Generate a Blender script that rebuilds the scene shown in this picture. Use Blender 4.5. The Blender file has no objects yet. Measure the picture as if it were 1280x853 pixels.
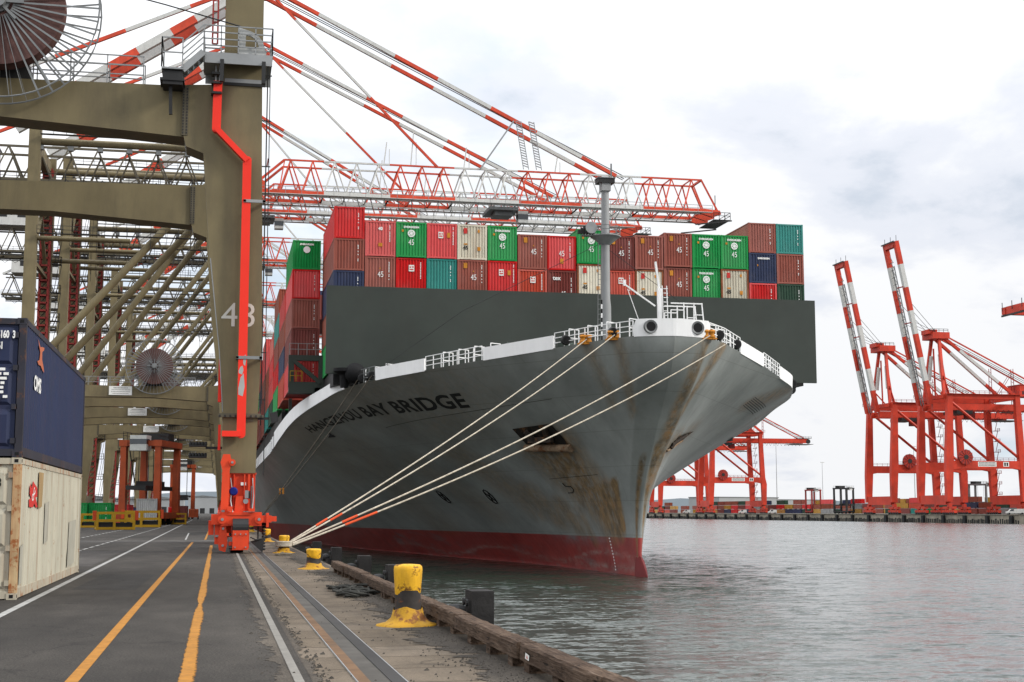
import bpy, math, random
import numpy as np
from mathutils import Vector, Matrix
R = math.radians
random.seed(7)
S = bpy.context.scene
col = S.collection

# ------------------------------------------------------------------ camera, light, exposure
cd = bpy.data.cameras.new("camera"); cam = bpy.data.objects.new("camera", cd); col.objects.link(cam)
cd.sensor_width = 36.0; cd.lens = 50.0; cd.clip_start = 0.2; cd.clip_end = 30000
cam.location = (0, 0, 1.6); cam.rotation_euler = (R(90 + 6.84), 0, R(-11.65))
S.camera = cam
S.render.resolution_x, S.render.resolution_y = 1024, 682
S.render.engine = 'CYCLES'
S.cycles.use_denoising = True
S.cycles.max_bounces = 6; S.cycles.diffuse_bounces = 3; S.cycles.glossy_bounces = 3
S.view_settings.view_transform = 'Standard'; S.view_settings.look = 'None'
S.view_settings.exposure = 0.1; S.view_settings.gamma = 1.0
S.view_settings.use_curve_mapping = False

SUN_EL, SUN_AZ = 30.0, 115.0          # azimuth clockwise from +Y (the way the quay runs)
sd = bpy.data.lights.new("sun", 'SUN'); sun = bpy.data.objects.new("sun", sd); col.objects.link(sun)
sd.energy = 3.0; sd.angle = R(11); sd.color = (1.0, 0.95, 0.88)
_d = Vector((math.sin(R(SUN_AZ)) * math.cos(R(SUN_EL)), math.cos(R(SUN_AZ)) * math.cos(R(SUN_EL)), math.sin(R(SUN_EL))))
sun.rotation_euler = _d.to_track_quat('Z', 'Y').to_euler()

W = bpy.data.worlds.new("World"); S.world = W; W.use_nodes = True
def build_world():
    nt = W.node_tree; nt.nodes.clear(); N = nt.nodes.new; L = nt.links.new
    out = N('ShaderNodeOutputWorld'); bg = N('ShaderNodeBackground'); bg.inputs[1].default_value = 0.1
    sky = N('ShaderNodeTexSky'); sky.sky_type = 'NISHITA'; sky.sun_disc = False
    sky.sun_elevation = R(SUN_EL); sky.sun_rotation = R(SUN_AZ); sky.air_density = 1.0; sky.dust_density = 1.5
    tc = N('ShaderNodeTexCoord'); sep = N('ShaderNodeSeparateXYZ'); L(tc.outputs['Generated'], sep.inputs[0])
    def M(op, a, b=None):
        n = N('ShaderNodeMath'); n.operation = op
        for i, x in enumerate((a, b)):
            if x is None: continue
            if isinstance(x, (int, float)): n.inputs[i].default_value = x
            else: L(x, n.inputs[i])
        return n.outputs[0]
    zz = M('ADD', M('MAXIMUM', sep.outputs[2], 0.0), 0.30)
    cx = M('DIVIDE', sep.outputs[0], zz); cy = M('DIVIDE', sep.outputs[1], zz)
    cv = N('ShaderNodeCombineXYZ'); L(cx, cv.inputs[0]); L(cy, cv.inputs[1])
    def noise(scale, det, rough, off, dist=0.0):
        mp = N('ShaderNodeMapping'); mp.inputs['Location'].default_value = off
        L(cv.outputs[0], mp.inputs[0])
        n = N('ShaderNodeTexNoise'); n.inputs['Scale'].default_value = scale; n.inputs['Detail'].default_value = det
        n.inputs['Roughness'].default_value = rough; n.inputs['Distortion'].default_value = dist
        L(mp.outputs[0], n.inputs['Vector']); return n.outputs['Fac']
    def ramp(fac, stops):
        r = N('ShaderNodeValToRGB'); r.color_ramp.interpolation = 'EASE'
        e = r.color_ramp.elements
        while len(e) < len(stops): e.new(0.5)
        for k, (p, c) in enumerate(stops): e[k].position = p; e[k].color = (*c, 1)
        L(fac, r.inputs[0]); return r.outputs[0]
    # the heavier bank of cloud lies to the right of the ship
    az = M('DIVIDE', sep.outputs[0], M('ADD', M('ABSOLUTE', sep.outputs[1]), 0.05))
    bank = N('ShaderNodeMapRange'); bank.interpolation_type = 'SMOOTHSTEP'; bank.inputs[1].default_value = 0.30; bank.inputs[2].default_value = 0.75; bank.inputs[3].default_value = 0.05; bank.inputs[4].default_value = -0.035; L(az, bank.inputs[0])
    # cloud body: bright tops, grey-lavender undersides
    body = ramp(M('ADD', noise(1.7, 9, 0.58, (3.1, 7.4, 0), 0.25), bank.outputs[0]), [(0.36, (5.7, 6.3, 7.2)), (0.46, (7.5, 7.8, 8.5)), (0.56, (9.0, 9.1, 9.3))])
    gaps = ramp(noise(1.0, 6, 0.6, (11.3, 2.2, 0), 0.2), [(0.55, (0, 0, 0)), (0.72, (1, 1, 1))])
    blue = N('ShaderNodeMix'); blue.data_type = 'RGBA'; blue.inputs['Factor'].default_value = 0.72
    L(sky.outputs[0], blue.inputs['A']); blue.inputs['B'].default_value = (6.6, 8.4, 9.8, 1)
    mx = N('ShaderNodeMix'); mx.data_type = 'RGBA'
    L(gaps, mx.inputs['Factor']); L(body, mx.inputs['A']); L(blue.outputs['Result'], mx.inputs['B'])
    # overcast luminance: the zenith of a cloudy sky is about three times its horizon
    sz = M('MAXIMUM', sep.outputs[2], 0.0)
    lum = M('ADD', M('ADD', M('MULTIPLY', sz, 0.36), M('MULTIPLY', M('POWER', sz, 3.0), 2.3)), 0.95)
    left = N('ShaderNodeMapRange'); left.interpolation_type = 'SMOOTHSTEP'; left.inputs[1].default_value = -0.6; left.inputs[2].default_value = 0.35; left.inputs[3].default_value = 1.3; left.inputs[4].default_value = 1.0; L(sep.outputs[0], left.inputs[0])
    lum = M('MULTIPLY', lum, left.outputs[0])      # sky boost added towards the left, to brighten the ship's quay side
    up = N('ShaderNodeVectorMath'); up.operation = 'SCALE'; L(mx.outputs['Result'], up.inputs[0]); L(lum, up.inputs['Scale'])
    L(up.outputs[0], bg.inputs[0]); L(bg.outputs[0], out.inputs[0])
build_world()

# ------------------------------------------------------------------ materials
def lin(*c):
    return tuple(((x / 255) / 12.92 if x / 255 <= 0.04045 else ((x / 255 + 0.055) / 1.055) ** 2.4) for x in c)
RUST = (0.16, 0.055, 0.018)
MATS = {}
def mat(name, base, rough=0.6, metal=0.0, var=0.25, scale=0.6, rust=0.0, rscale=1.2, streak=0.0, bump=0.0, rustcol=RUST, dirt=0.0, spec=0.18, k=0.62):
    if name in MATS: return MATS[name]
    base = tuple(x * k for x in base); rustcol = tuple(x * 0.75 for x in rustcol)
    m = bpy.data.materials.new(name); m.use_nodes = True; nt = m.node_tree; N = nt.nodes.new; L = nt.links.new
    b = nt.nodes['Principled BSDF']; b.inputs['Roughness'].default_value = rough; b.inputs['Metallic'].default_value = metal
    b.inputs['Specular IOR Level'].default_value = spec
    tc = N('ShaderNodeTexCoord'); oi = N('ShaderNodeObjectInfo')
    add = N('ShaderNodeVectorMath'); add.operation = 'ADD'
    sc = N('ShaderNodeVectorMath'); sc.operation = 'SCALE'; sc.inputs['Scale'].default_value = 37.0
    comb = N('ShaderNodeCombineXYZ'); L(oi.outputs['Random'], comb.inputs[0]); L(oi.outputs['Random'], comb.inputs[1])
    L(comb.outputs[0], sc.inputs[0]); L(tc.outputs['Object'], add.inputs[0]); L(sc.outputs[0], add.inputs[1])
    vec = add.outputs[0]
    def noise(s, det=6, rg=0.6, stretch=None):
        v = vec
        if stretch:
            mp = N('ShaderNodeMapping'); mp.inputs['Scale'].default_value = stretch; L(vec, mp.inputs[0]); v = mp.outputs[0]
        n = N('ShaderNodeTexNoise'); n.inputs['Scale'].default_value = s; n.inputs['Detail'].default_value = det; n.inputs['Roughness'].default_value = rg
        L(v, n.inputs['Vector']); return n.outputs['Fac']
    def mrange(f, a, b_, c, d):
        r = N('ShaderNodeMapRange'); r.clamp = True
        for i, x in enumerate((a, b_, c, d)): r.inputs[1 + i].default_value = x
        L(f, r.inputs[0]); return r.outputs[0]
    def mix(fac, a, bb, mode='MIX'):
        x = N('ShaderNodeMix'); x.data_type = 'RGBA'; x.blend_type = mode
        if isinstance(fac, float): x.inputs['Factor'].default_value = fac
        else: L(fac, x.inputs['Factor'])
        for k, val in (('A', a), ('B', bb)):
            if isinstance(val, tuple): x.inputs[k].default_value = (*val[:3], 1)
            else: L(val, x.inputs[k])
        return x.outputs['Result']
    c = mix(mrange(noise(scale), 0.3, 0.7, 0, 1), tuple(x * (1 - var) for x in base), tuple(min(1, x * (1 + var * 0.7)) for x in base))
    if dirt:
        c = mix(mrange(noise(scale * 3, 8, 0.7, (1, 1, 0.25)), 0.45, 0.75, 0, dirt), c, (0.045, 0.038, 0.032))
    if streak:
        c = mix(mrange(noise(2.2, 5, 0.65, (1, 1, 0.06)), 0.52, 0.72, 0, streak), c, rustcol)
    if rust:
        kk = 0.66 - rust * 0.3
        c = mix(mrange(noise(rscale, 10, 0.72), kk, kk + 0.07, 0, 0.9), c, rustcol)
    if name.startswith('box_'):      # each box has weathered its own way
        hs = N('ShaderNodeHueSaturation'); L(mrange(oi.outputs['Random'], 0, 1, .80, 1.10), hs.inputs['Value']); L(mrange(oi.outputs['Random'], 1, 0, .90, 1.06), hs.inputs['Saturation']); L(c, hs.inputs['Color']); c = hs.outputs['Color']
        c = mix(mrange(noise(.7, 6, .7, (1, 1, .5)), .5, .8, 0, .13), c, (.34, .30, .27))
    L(c, b.inputs['Base Color'])
    if bump:
        bp = N('ShaderNodeBump'); bp.inputs['Strength'].default_value = bump; bp.inputs['Distance'].default_value = 0.02
        L(noise(scale * 8, 6, 0.7), bp.inputs['Height']); L(bp.outputs[0], b.inputs['Normal'])
    MATS[name] = m; return m

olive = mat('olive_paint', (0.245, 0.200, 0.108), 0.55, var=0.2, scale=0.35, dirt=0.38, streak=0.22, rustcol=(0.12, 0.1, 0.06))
olive_dark = mat('olive_dark_paint', (0.15, 0.13, 0.09), 0.6, var=0.2)  # darker olive tone for plates, flanges and girder lattice
crane_red = mat('crane_orange_red', (0.66, 0.060, 0.020), 0.42, k=0.9, var=0.14, scale=0.7, dirt=0.22)
boom_red = mat('boom_red', (0.60, 0.070, 0.032), 0.5, k=0.85, var=0.2, dirt=0.3)
far_red = mat('far_crane_red', (0.62, 0.052, 0.024), 0.5, k=0.76, var=0.25, scale=0.2, dirt=0.3)
pipe_red = mat('conduit_red', (0.74, 0.033, 0.018), 0.4, k=0.95, var=0.06)
dull_red = mat('stair_red', (0.36, 0.05, 0.042), 0.6, var=0.25)
white_p = mat('white_paint', (0.76, 0.76, 0.72), 0.5, var=0.08, scale=1.0, dirt=0.18)
ship_white = mat('ship_white', (0.80, 0.80, 0.79), 0.45, var=0.05, dirt=0.06, streak=0.05, k=1.0)
grey_metal = mat('grey_steel', (0.26, 0.27, 0.27), 0.5, 0.2, var=0.2)
galv = mat('galvanised_steel', (0.38, 0.39, 0.39), 0.45, 0.3, var=0.2)
dark_metal = mat('dark_steel', (0.045, 0.045, 0.045), 0.55, 0.2, var=0.3)
black = mat('black_rubber', (0.014, 0.014, 0.015), 0.7, var=0.3)
coil_m = mat('cable_coil', (0.15, 0.075, 0.065), 0.7, var=0.3, scale=3)
mast_grey = mat('mast_grey', (0.42, 0.43, 0.43), 0.45, var=0.1, dirt=0.15)
bw_green = mat('breakwater_green', (0.064, 0.076, 0.066), 0.6, var=0.16, scale=0.25, dirt=0.18)
deck_m = mat('deck_green', (0.05, 0.07, 0.055), 0.7, var=0.3)
rope_m = mat('rope', (0.60, 0.53, 0.42), 0.85, var=0.3, scale=3, dirt=.35)
rope_dark = mat('rope_dark', (0.20, 0.17, 0.13), 0.85, var=0.2, scale=4)
orange = mat('orange_paint', (0.72, 0.28, 0.03), 0.6, var=0.2, rust=0.15)
orange_cloth = mat('orange_cloth', (0.75, 0.10, 0.03), 0.8, var=0.2)
yellow_b = mat('bollard_yellow', (0.66, 0.36, 0.018), 0.5, k=1.0, var=0.2, scale=2.5, dirt=.3, streak=.25, rust=0.40, rscale=6, rustcol=(0.10, 0.035, 0.012), bump=0.3)
yellow_v = mat('yard_yellow', (0.60, 0.34, 0.02), 0.5, var=0.2, rust=0.2)
straddle = mat('straddle_orange', (0.52, 0.095, 0.03), 0.5, var=0.2, dirt=0.3)
timber = None
black_wood = mat('creosoted_wood', (0.03, 0.028, 0.027), 0.75, var=0.5, scale=2, bump=0.6)
sign_w = mat('sign_white', (0.72, 0.72, 0.68), 0.5, k=0.9, var=0.06)
ink = mat('ink_black', (0.02, 0.02, 0.02), 0.6)
num_w = mat('numeral_white', (0.75, 0.73, 0.65), 0.6, var=0.1)
ink_w = mat('letter_white', (0.80, 0.80, 0.77), 0.6, k=0.85, var=0.03)
name_ink = mat('name_black', (0.028, 0.028, 0.027), 0.6)
blue_lamp = mat('blue_lens', (0.01, 0.02, 0.20), 0.25)
sticker = mat('sticker_orange', (0.75, 0.30, 0.03), 0.6)
cont_red_logo = mat('logo_red', (0.72, 0.05, 0.04), 0.6, var=0.05)
cont_orange_logo = mat('logo_orange', (0.62, 0.18, 0.09), 0.6, var=0.1)
silver_patch = mat('silver_primer', (0.50, 0.50, 0.48), 0.5)
glass_d = mat('cab_glass', (0.02, 0.03, 0.04), 0.1, spec=0.8)
CC = {
 'red':   mat('box_red', (0.62, 0.022, 0.022), 0.5, k=0.85, var=0.10, dirt=0.14, rust=0.10, rscale=3),
 'rose':  mat('box_rose_red', (0.62, 0.075, 0.068), 0.5, k=0.8, var=0.10, dirt=0.12, rust=0.08, rscale=3),
 'coral': mat('box_coral_red', (0.60, 0.095, 0.06), 0.5, k=0.8, var=0.12, dirt=0.12, rust=0.1, rscale=3),
 'brown': mat('box_red_brown', (0.42, 0.115, 0.08), 0.55, var=0.14, dirt=0.2, rust=0.12, rscale=3),
 'maroon':mat('box_maroon', (0.28, 0.062, 0.05), 0.55, var=0.16, dirt=0.2, rust=0.12, rscale=3),
 'rust':  mat('box_rust_orange', (0.36, 0.085, 0.045), 0.55, var=0.14, dirt=0.2, rust=0.1, rscale=3),
 'green': mat('box_green', (0.014, 0.31, 0.07), 0.5, k=0.8, var=0.10, dirt=0.10, rust=0.06, rscale=3),
 'dgreen':mat('box_dark_green', (0.03, 0.085, 0.05), 0.55, var=0.15, dirt=0.2),
 'teal':  mat('box_teal', (0.03, 0.27, 0.23), 0.5, k=0.75, var=0.12, dirt=0.14, rust=0.08, rscale=3),
 'navy':  mat('box_navy', (0.032, 0.048, 0.115), 0.5, var=0.15, dirt=0.15, rust=0.08, rscale=3),
 'cream': mat('box_cream', (0.68, 0.63, 0.50), 0.55, k=0.9, var=0.10, dirt=0.2, streak=0.5, rust=0.18, rscale=2.5, rustcol=(0.28, 0.10, 0.03)),
 'yellow':mat('box_yellow', (0.52, 0.27, 0.04), 0.55, k=0.75, var=0.18, dirt=0.2),
 'grey':  mat('box_grey', (0.36, 0.36, 0.35), 0.55, var=0.15, dirt=0.2),
 'white': mat('box_white', (0.60, 0.60, 0.58), 0.55, var=0.1, dirt=0.2),
}

# ------------------------------------------------------------------ mesh helpers
def timber_material():
    m = bpy.data.materials.new('weathered_timber'); m.use_nodes = True; nt = m.node_tree; N = nt.nodes.new; L = nt.links.new; b = nt.nodes['Principled BSDF']
    b.inputs['Roughness'].default_value = .9; b.inputs['Specular IOR Level'].default_value = .15
    g = N('ShaderNodeNewGeometry')
    def noise(st, sc, det=8, rg=.7):
        mp = N('ShaderNodeMapping'); mp.inputs['Scale'].default_value = st; L(g.outputs['Position'], mp.inputs[0]); n = N('ShaderNodeTexNoise'); n.inputs['Scale'].default_value = sc; n.inputs['Detail'].default_value = det; n.inputs['Roughness'].default_value = rg; L(mp.outputs[0], n.inputs['Vector']); return n.outputs['Fac']
    def ramp(f, stops):
        r = N('ShaderNodeValToRGB'); e = r.color_ramp.elements
        while len(e) < len(stops): e.new(.5)
        for k, (p, c) in enumerate(stops): e[k].position = p; e[k].color = (*c, 1)
        L(f, r.inputs[0]); return r.outputs[0]
    def mul(a, c):
        x = N('ShaderNodeMix'); x.data_type = 'RGBA'; x.blend_type = 'MULTIPLY'; x.inputs['Factor'].default_value = 1; L(a, x.inputs['A']); L(c, x.inputs['B']); return x.outputs['Result']
    grain = noise((14, .7, 14), 3.0); c = ramp(grain, [(.3, (.022, .016, .012)), (.46, (.075, .050, .034)), (.6, (.115, .084, .062)), (.75, (.16, .135, .115))])
    c = mul(c, ramp(noise((1, 1, 1), 1.1, 5), [(.3, (.55, .5, .48)), (.7, (1.25, 1.2, 1.15))]))
    c = mul(c, ramp(noise((5, .5, 5), 7.0, 4), [(.36, (.15, .14, .13)), (.44, (1, 1, 1))]))
    L(c, b.inputs['Base Color'])
    bp = N('ShaderNodeBump'); bp.inputs['Strength'].default_value = .9; bp.inputs['Distance'].default_value = .03; L(grain, bp.inputs['Height']); L(bp.outputs[0], b.inputs['Normal'])
    return m
timber = timber_material()
class MB:
    def __init__(s): s.v = []; s.f = []; s.mi = []; s.mats = []; s.cur = 0
    def use(s, m):
        if m not in s.mats: s.mats.append(m)
        s.cur = s.mats.index(m); return s
    def add(s, vs, fs):
        o = len(s.v); s.v += [tuple(map(float, p)) for p in vs]
        for f in fs: s.f.append(tuple(i + o for i in f)); s.mi.append(s.cur)
        return s
    def box(s, x0, x1, y0, y1, z0, z1):
        v = [(x0,y0,z0),(x1,y0,z0),(x1,y1,z0),(x0,y1,z0),(x0,y0,z1),(x1,y0,z1),(x1,y1,z1),(x0,y1,z1)]
        return s.add(v, [(0,3,2,1),(4,5,6,7),(0,1,5,4),(1,2,6,5),(2,3,7,6),(3,0,4,7)])
    def bar(s, p, q, w, h=None, caps=True):
        p = Vector(p); q = Vector(q); h = h or w; d = (q - p)
        if d.length < 1e-6: return s
        d.normalize(); up = Vector((0,0,1)) if abs(d.z) < 0.95 else Vector((0,1,0))
        a = d.cross(up).normalized() * (w / 2); b = a.cross(d).normalized() * (h / 2)
        vs = []
        for c in (p, q): vs += [c - a - b, c + a - b, c + a + b, c - a + b]
        fs = [(0,1,5,4),(1,2,6,5),(2,3,7,6),(3,0,4,7)]
        if caps: fs += [(3,2,1,0),(4,5,6,7)]
        return s.add(vs, fs)
    def tube(s, pts, r, n=10, closed=False):
        pts = [Vector(p) for p in pts]; k = len(pts); vs = []; 
        rr = r if isinstance(r, (list, tuple)) else [r] * k
        for i, p in enumerate(pts):
            if closed: d = pts[(i + 1) % k] - pts[i - 1]
            else: d = pts[min(i + 1, k - 1)] - pts[max(i - 1, 0)]
            d.normalize(); up = Vector((0,0,1)) if abs(d.z) < 0.95 else Vector((1,0,0))
            a = d.cross(up).normalized(); b = a.cross(d).normalized()
            for j in range(n):
                t = 2 * math.pi * j / n; vs.append(p + (a * math.cos(t) + b * math.sin(t)) * rr[i])
        fs = []
        for i in range(k if closed else k - 1):
            i2 = (i + 1) % k
            for j in range(n): fs.append((i*n+j, i*n+(j+1)%n, i2*n+(j+1)%n, i2*n+j))
        if not closed: fs += [tuple(range(n - 1, -1, -1)), tuple((k-1)*n + j for j in range(n))]
        return s.add(vs, fs)
    def prism(s, poly, y0, y1, axis='y'):
        """polygon in (x,z) pushed along y; axis 'x': polygon in (y,z) pushed along x; 'z': (x,y) pushed along z"""
        n = len(poly)
        P = {'y': lambda a, b, c: (a, c, b), 'x': lambda a, b, c: (c, a, b), 'z': lambda a, b, c: (a, b, c)}[axis]
        vs = [P(a, b, y0) for a, b in poly] + [P(a, b, y1) for a, b in poly]
        fs = [tuple(range(n)), tuple(range(2*n - 1, n - 1, -1))] + [(i, i + n, (i+1) % n + n, (i+1) % n) for i in range(n)]
        return s.add(vs, fs)
    def lathe(s, prof, n=24, c=(0,0,0), axis='z'):
        vs = []
        for r, h in prof:
            for j in range(n):
                t = 2*math.pi*j/n; a, b = r*math.cos(t), r*math.sin(t)
                p = (a, b, h) if axis == 'z' else ((a, h, b) if axis == 'y' else (h, a, b))
                vs.append((p[0]+c[0], p[1]+c[1], p[2]+c[2]))
        fs = []
        for i in range(len(prof) - 1):
            for j in range(n): fs.append((i*n+j, i*n+(j+1)%n, (i+1)*n+(j+1)%n, (i+1)*n+j))
        fs += [tuple(range(n-1,-1,-1)), tuple((len(prof)-1)*n + j for j in range(n))]
        return s.add(vs, fs)
    def mesh(s, name):
        me = bpy.data.meshes.new(name); me.from_pydata(s.v, [], s.f)
        for m in s.mats: me.materials.append(m)
        if len(s.mats) > 1: me.polygons.foreach_set('material_index', s.mi)
        me.update()
        return me
    def build(s, name, m=None, parent=None, smooth=None):
        if m is not None and not s.mats: s.mats = [m]
        me = s.mesh(name)
        import bmesh
        bm = bmesh.new(); bm.from_mesh(me); bmesh.ops.recalc_face_normals(bm, faces=bm.faces); bm.to_mesh(me); bm.free()
        if smooth is not None:
            me.polygons.foreach_set('use_smooth', [True] * len(me.polygons))
            try: me.set_sharp_from_angle(angle=R(smooth))
            except Exception: pass
        o = bpy.data.objects.new(name, me); col.objects.link(o)
        if parent is not None: o.parent = parent
        return o
def T(o, label=None, cat=None, group=None, kind=None):
    if label: o['label'] = label
    if cat: o['category'] = cat
    if group: o['group'] = group
    if kind: o['kind'] = kind
    return o
def empty(name, loc=(0,0,0), rz=0.0, label=None, cat=None, group=None):
    o = bpy.data.objects.new(name, None); col.objects.link(o); o.location = loc; o.rotation_euler = (0,0,rz)
    o.empty_display_size = 0.3
    return T(o, label, cat, group)
def struct(o): o['kind'] = 'structure'; return o
def copy_tree(o, parent=None):
    c = o.copy(); col.objects.link(c); c.parent = parent
    for ch in list(o.children): copy_tree(ch, c)
    return c
_TX = {}
def text_mesh(s, size=1.0, align='CENTER', bold=0.0, spacing=1.0):
    key = (s, size, align, bold, spacing)
    if key in _TX: return _TX[key]
    cu = bpy.data.curves.new('lettering', 'FONT'); cu.body = s; cu.size = size; cu.align_x = align; cu.align_y = 'CENTER'
    cu.offset = bold; cu.space_character = spacing; cu.resolution_u = 3
    o = bpy.data.objects.new('lettering', cu); col.objects.link(o)
    dg = bpy.context.evaluated_depsgraph_get(); me = bpy.data.meshes.new_from_object(o.evaluated_get(dg))
    me.materials.clear()
    bpy.data.objects.remove(o); bpy.data.curves.remove(cu)
    _TX[key] = me; return me
def text_into(mb, s, size, fn, align='CENTER', bold=0.0, sub=0, spacing=1.0):
    """adds lettering to mb; fn maps (u,v) in the text plane to a point"""
    me = text_mesh(s, size, align, bold, spacing)
    if sub:
        import bmesh
        bm = bmesh.new(); bm.from_mesh(me)
        bmesh.ops.triangulate(bm, faces=bm.faces)
        for _ in range(sub): bmesh.ops.subdivide_edges(bm, edges=[e for e in bm.edges if e.calc_length() > 0.18], cuts=1)
        bmesh.ops.triangulate(bm, faces=bm.faces)
        vs = [fn(v.co.x, v.co.y) for v in bm.verts]; bm.verts.index_update()
        fs = [tuple(v.index for v in f.verts) for f in bm.faces]; bm.free()
    else:
        vs = [fn(v.co.x, v.co.y) for v in me.vertices]; fs = [tuple(p.vertices) for p in me.polygons]
    mb.add(vs, fs); return mb
def flat(x, y, z): return lambda u, v: (x + u, y, z + v)        # faces -Y
def side(x, y, z): return lambda u, v: (x, y + u, z + v)        # faces +X
# ------------------------------------------------------------------ ground, quay, water
ZW = -2.8
def node_mat(name):
    m = bpy.data.materials.new(name); m.use_nodes = True
    return m, m.node_tree, m.node_tree.nodes['Principled BSDF']
def ground_material(name, base, joint=None, crackle=0.5, rough=0.9, patch=0.45, speck=0.5):
    m, nt, b = node_mat(name); N = nt.nodes.new; L = nt.links.new
    b.inputs['Roughness'].default_value = rough; b.inputs['Specular IOR Level'].default_value = 0.2
    g = N('ShaderNodeNewGeometry')
    def noise(s, det, rg, st=(1,1,1)):
        mp = N('ShaderNodeMapping'); mp.inputs['Scale'].default_value = st; L(g.outputs['Position'], mp.inputs[0])
        n = N('ShaderNodeTexNoise'); n.inputs['Scale'].default_value = s; n.inputs['Detail'].default_value = det; n.inputs['Roughness'].default_value = rg
        L(mp.outputs[0], n.inputs['Vector']); return n.outputs['Fac']
    def mr(f, a, bb, c, d):
        r = N('ShaderNodeMapRange'); r.inputs[1].default_value = a; r.inputs[2].default_value = bb; r.inputs[3].default_value = c; r.inputs[4].default_value = d
        L(f, r.inputs[0]); return r.outputs[0]
    def mul(c, f):
        x = N('ShaderNodeMix'); x.data_type = 'RGBA'; x.blend_type = 'MULTIPLY'; x.inputs['Factor'].default_value = 1.0
        if isinstance(c, tuple): x.inputs['A'].default_value = (*c, 1)
        else: L(c, x.inputs['A'])
        L(f, x.inputs['B']); return x.outputs['Result']
    c = mul(base, mr(noise(0.35, 5, 0.6, (1, 0.22, 1)), 0.3, 0.7, 1 - patch, 1 + patch * 0.6))
    c = mul(c, mr(noise(1.6, 7, 0.7, (1, 0.5, 1)), 0.35, 0.65, 0.8, 1.15))
    c = mul(c, mr(noise(38, 3, 0.7), 0.3, 0.7, 1 - speck, 1 + speck * 0.8))
    c = mul(c, mr(noise(9, 8, 0.75), 0.62, 0.68, 1, 1 - crackle))      # oil spots
    c = mul(c, mr(noise(0.5, 7, 0.7, (3.2, 0.12, 1)), 0.56, 0.70, 1, 0.72))   # tyre tracks along the quay
    c = mul(c, mr(noise(110, 2, 0.6), 0.60, 0.70, 1, 1.9))             # pale aggregate
    cr = N('ShaderNodeTexVoronoi'); cr.feature = 'DISTANCE_TO_EDGE'; cr.inputs['Scale'].default_value = 0.22; wv = N('ShaderNodeVectorMath'); wv.operation = 'ADD'; wn = N('ShaderNodeTexNoise'); wn.inputs['Scale'].default_value = 1.3; wn.inputs['Detail'].default_value = 6; L(g.outputs['Position'], wn.inputs['Vector']); L(g.outputs['Position'], wv.inputs[0]); L(wn.outputs['Color'], wv.inputs[1]); L(wv.outputs[0], cr.inputs['Vector'])
    c = mul(c, mr(cr.outputs['Distance'], 0.0, 0.006, 0.5, 1.0))        # hairline cracks
    if joint:
        w = N('ShaderNodeTexBrick'); w.offset = 0.0
        mp = N('ShaderNodeMapping'); mp.inputs['Rotation'].default_value = (0, 0, R(90)); mp.inputs['Location'].default_value = (0.3, 5.3, 0)
        L(g.outputs['Position'], mp.inputs[0]); L(mp.outputs[0], w.inputs['Vector'])
        w.inputs['Color1'].default_value = (1, 1, 1, 1); w.inputs['Color2'].default_value = (0.76, 0.74, 0.70, 1); w.inputs['Mortar'].default_value = (0.30, 0.26, 0.2, 1)
        w.inputs['Scale'].default_value = 1; w.inputs['Mortar Size'].default_value = 0.028; w.inputs['Mortar Smooth'].default_value = 0.6
        w.inputs['Brick Width'].default_value = joint[0]; w.inputs['Row Height'].default_value = joint[1]
        c = mul(c, w.outputs['Color'])
    c = mul(c, mr(noise(0.16, 4, 0.6, (1, .5, 1)), 0.40, 0.62, 0.74, 1.12))
    L(c, b.inputs['Base Color'])
    bp = N('ShaderNodeBump'); bp.inputs['Strength'].default_value = 0.35; bp.inputs['Distance'].default_value = 0.012
    L(noise(45, 4, 0.7), bp.inputs['Height']); L(bp.outputs[0], b.inputs['Normal'])
    return m
asphalt = ground_material('asphalt', (0.041, 0.0362, 0.0305), speck=0.8)
concrete = ground_material('apron_concrete', (0.135, 0.108, 0.080), joint=(1.22, 20.0), crackle=0.55, patch=0.30, speck=0.22)
dirt_m = ground_material('grit_dirt', (0.072, 0.060, 0.047), speck=0.7, patch=0.7)
far_conc = ground_material('far_quay_concrete', (0.14, 0.13, 0.11))

def sheet(name, pts, z, m):
    mb = MB(); mb.add([(x, y, z) for x, y in pts], [tuple(range(len(pts)))])
    o = mb.build(name, m); return struct(o)
sheet('ground', [(-3000, -60), (0.93, -60), (0.93, 3000), (-3000, 3000)], 0.0, asphalt)
sheet('ground', [(0.93, -60), (3.42, -60), (3.42, 3000), (0.93, 3000)], -0.01, concrete)
# grit drifts against the timber and along the rail: ragged sheets
def ragged(name, x0, x1, y0, y1, z, m, amp=0.35, seed=1, step=0.25, left=True):
    rnd = random.Random(seed); ys = np.arange(y0, y1, step); v = []; w = 0.0
    for y in ys:
        w = 0.82 * w + rnd.uniform(-1, 1) * amp * 0.5
        a = x0 + (w + rnd.uniform(-.05, .05) if left else 0); b = x1 + (0 if left else w + rnd.uniform(-.05, .05))
        v += [(min(a, x1 - .02) if left else a, y, z), (b if left else max(b, x0 + .02), y, z)]
    mb = MB(); mb.add(v, [(2*i, 2*i+1, 2*i+3, 2*i+2) for i in range(len(ys)-1)])
    return struct(mb.build(name, m))
ragged('grit_drift', 2.62, 3.3, 9, 120, -0.004, dirt_m, 0.30, 3, step=.07)
ragged('grit_drift', 0.935, 1.0, 9, 90, -0.005, dirt_m, 0.07, 5, step=.07, left=False)
ragged('grit_drift', 0.60, 0.72, 9, 60, 0.004, dirt_m, 0.09, 8, step=.07)
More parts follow.
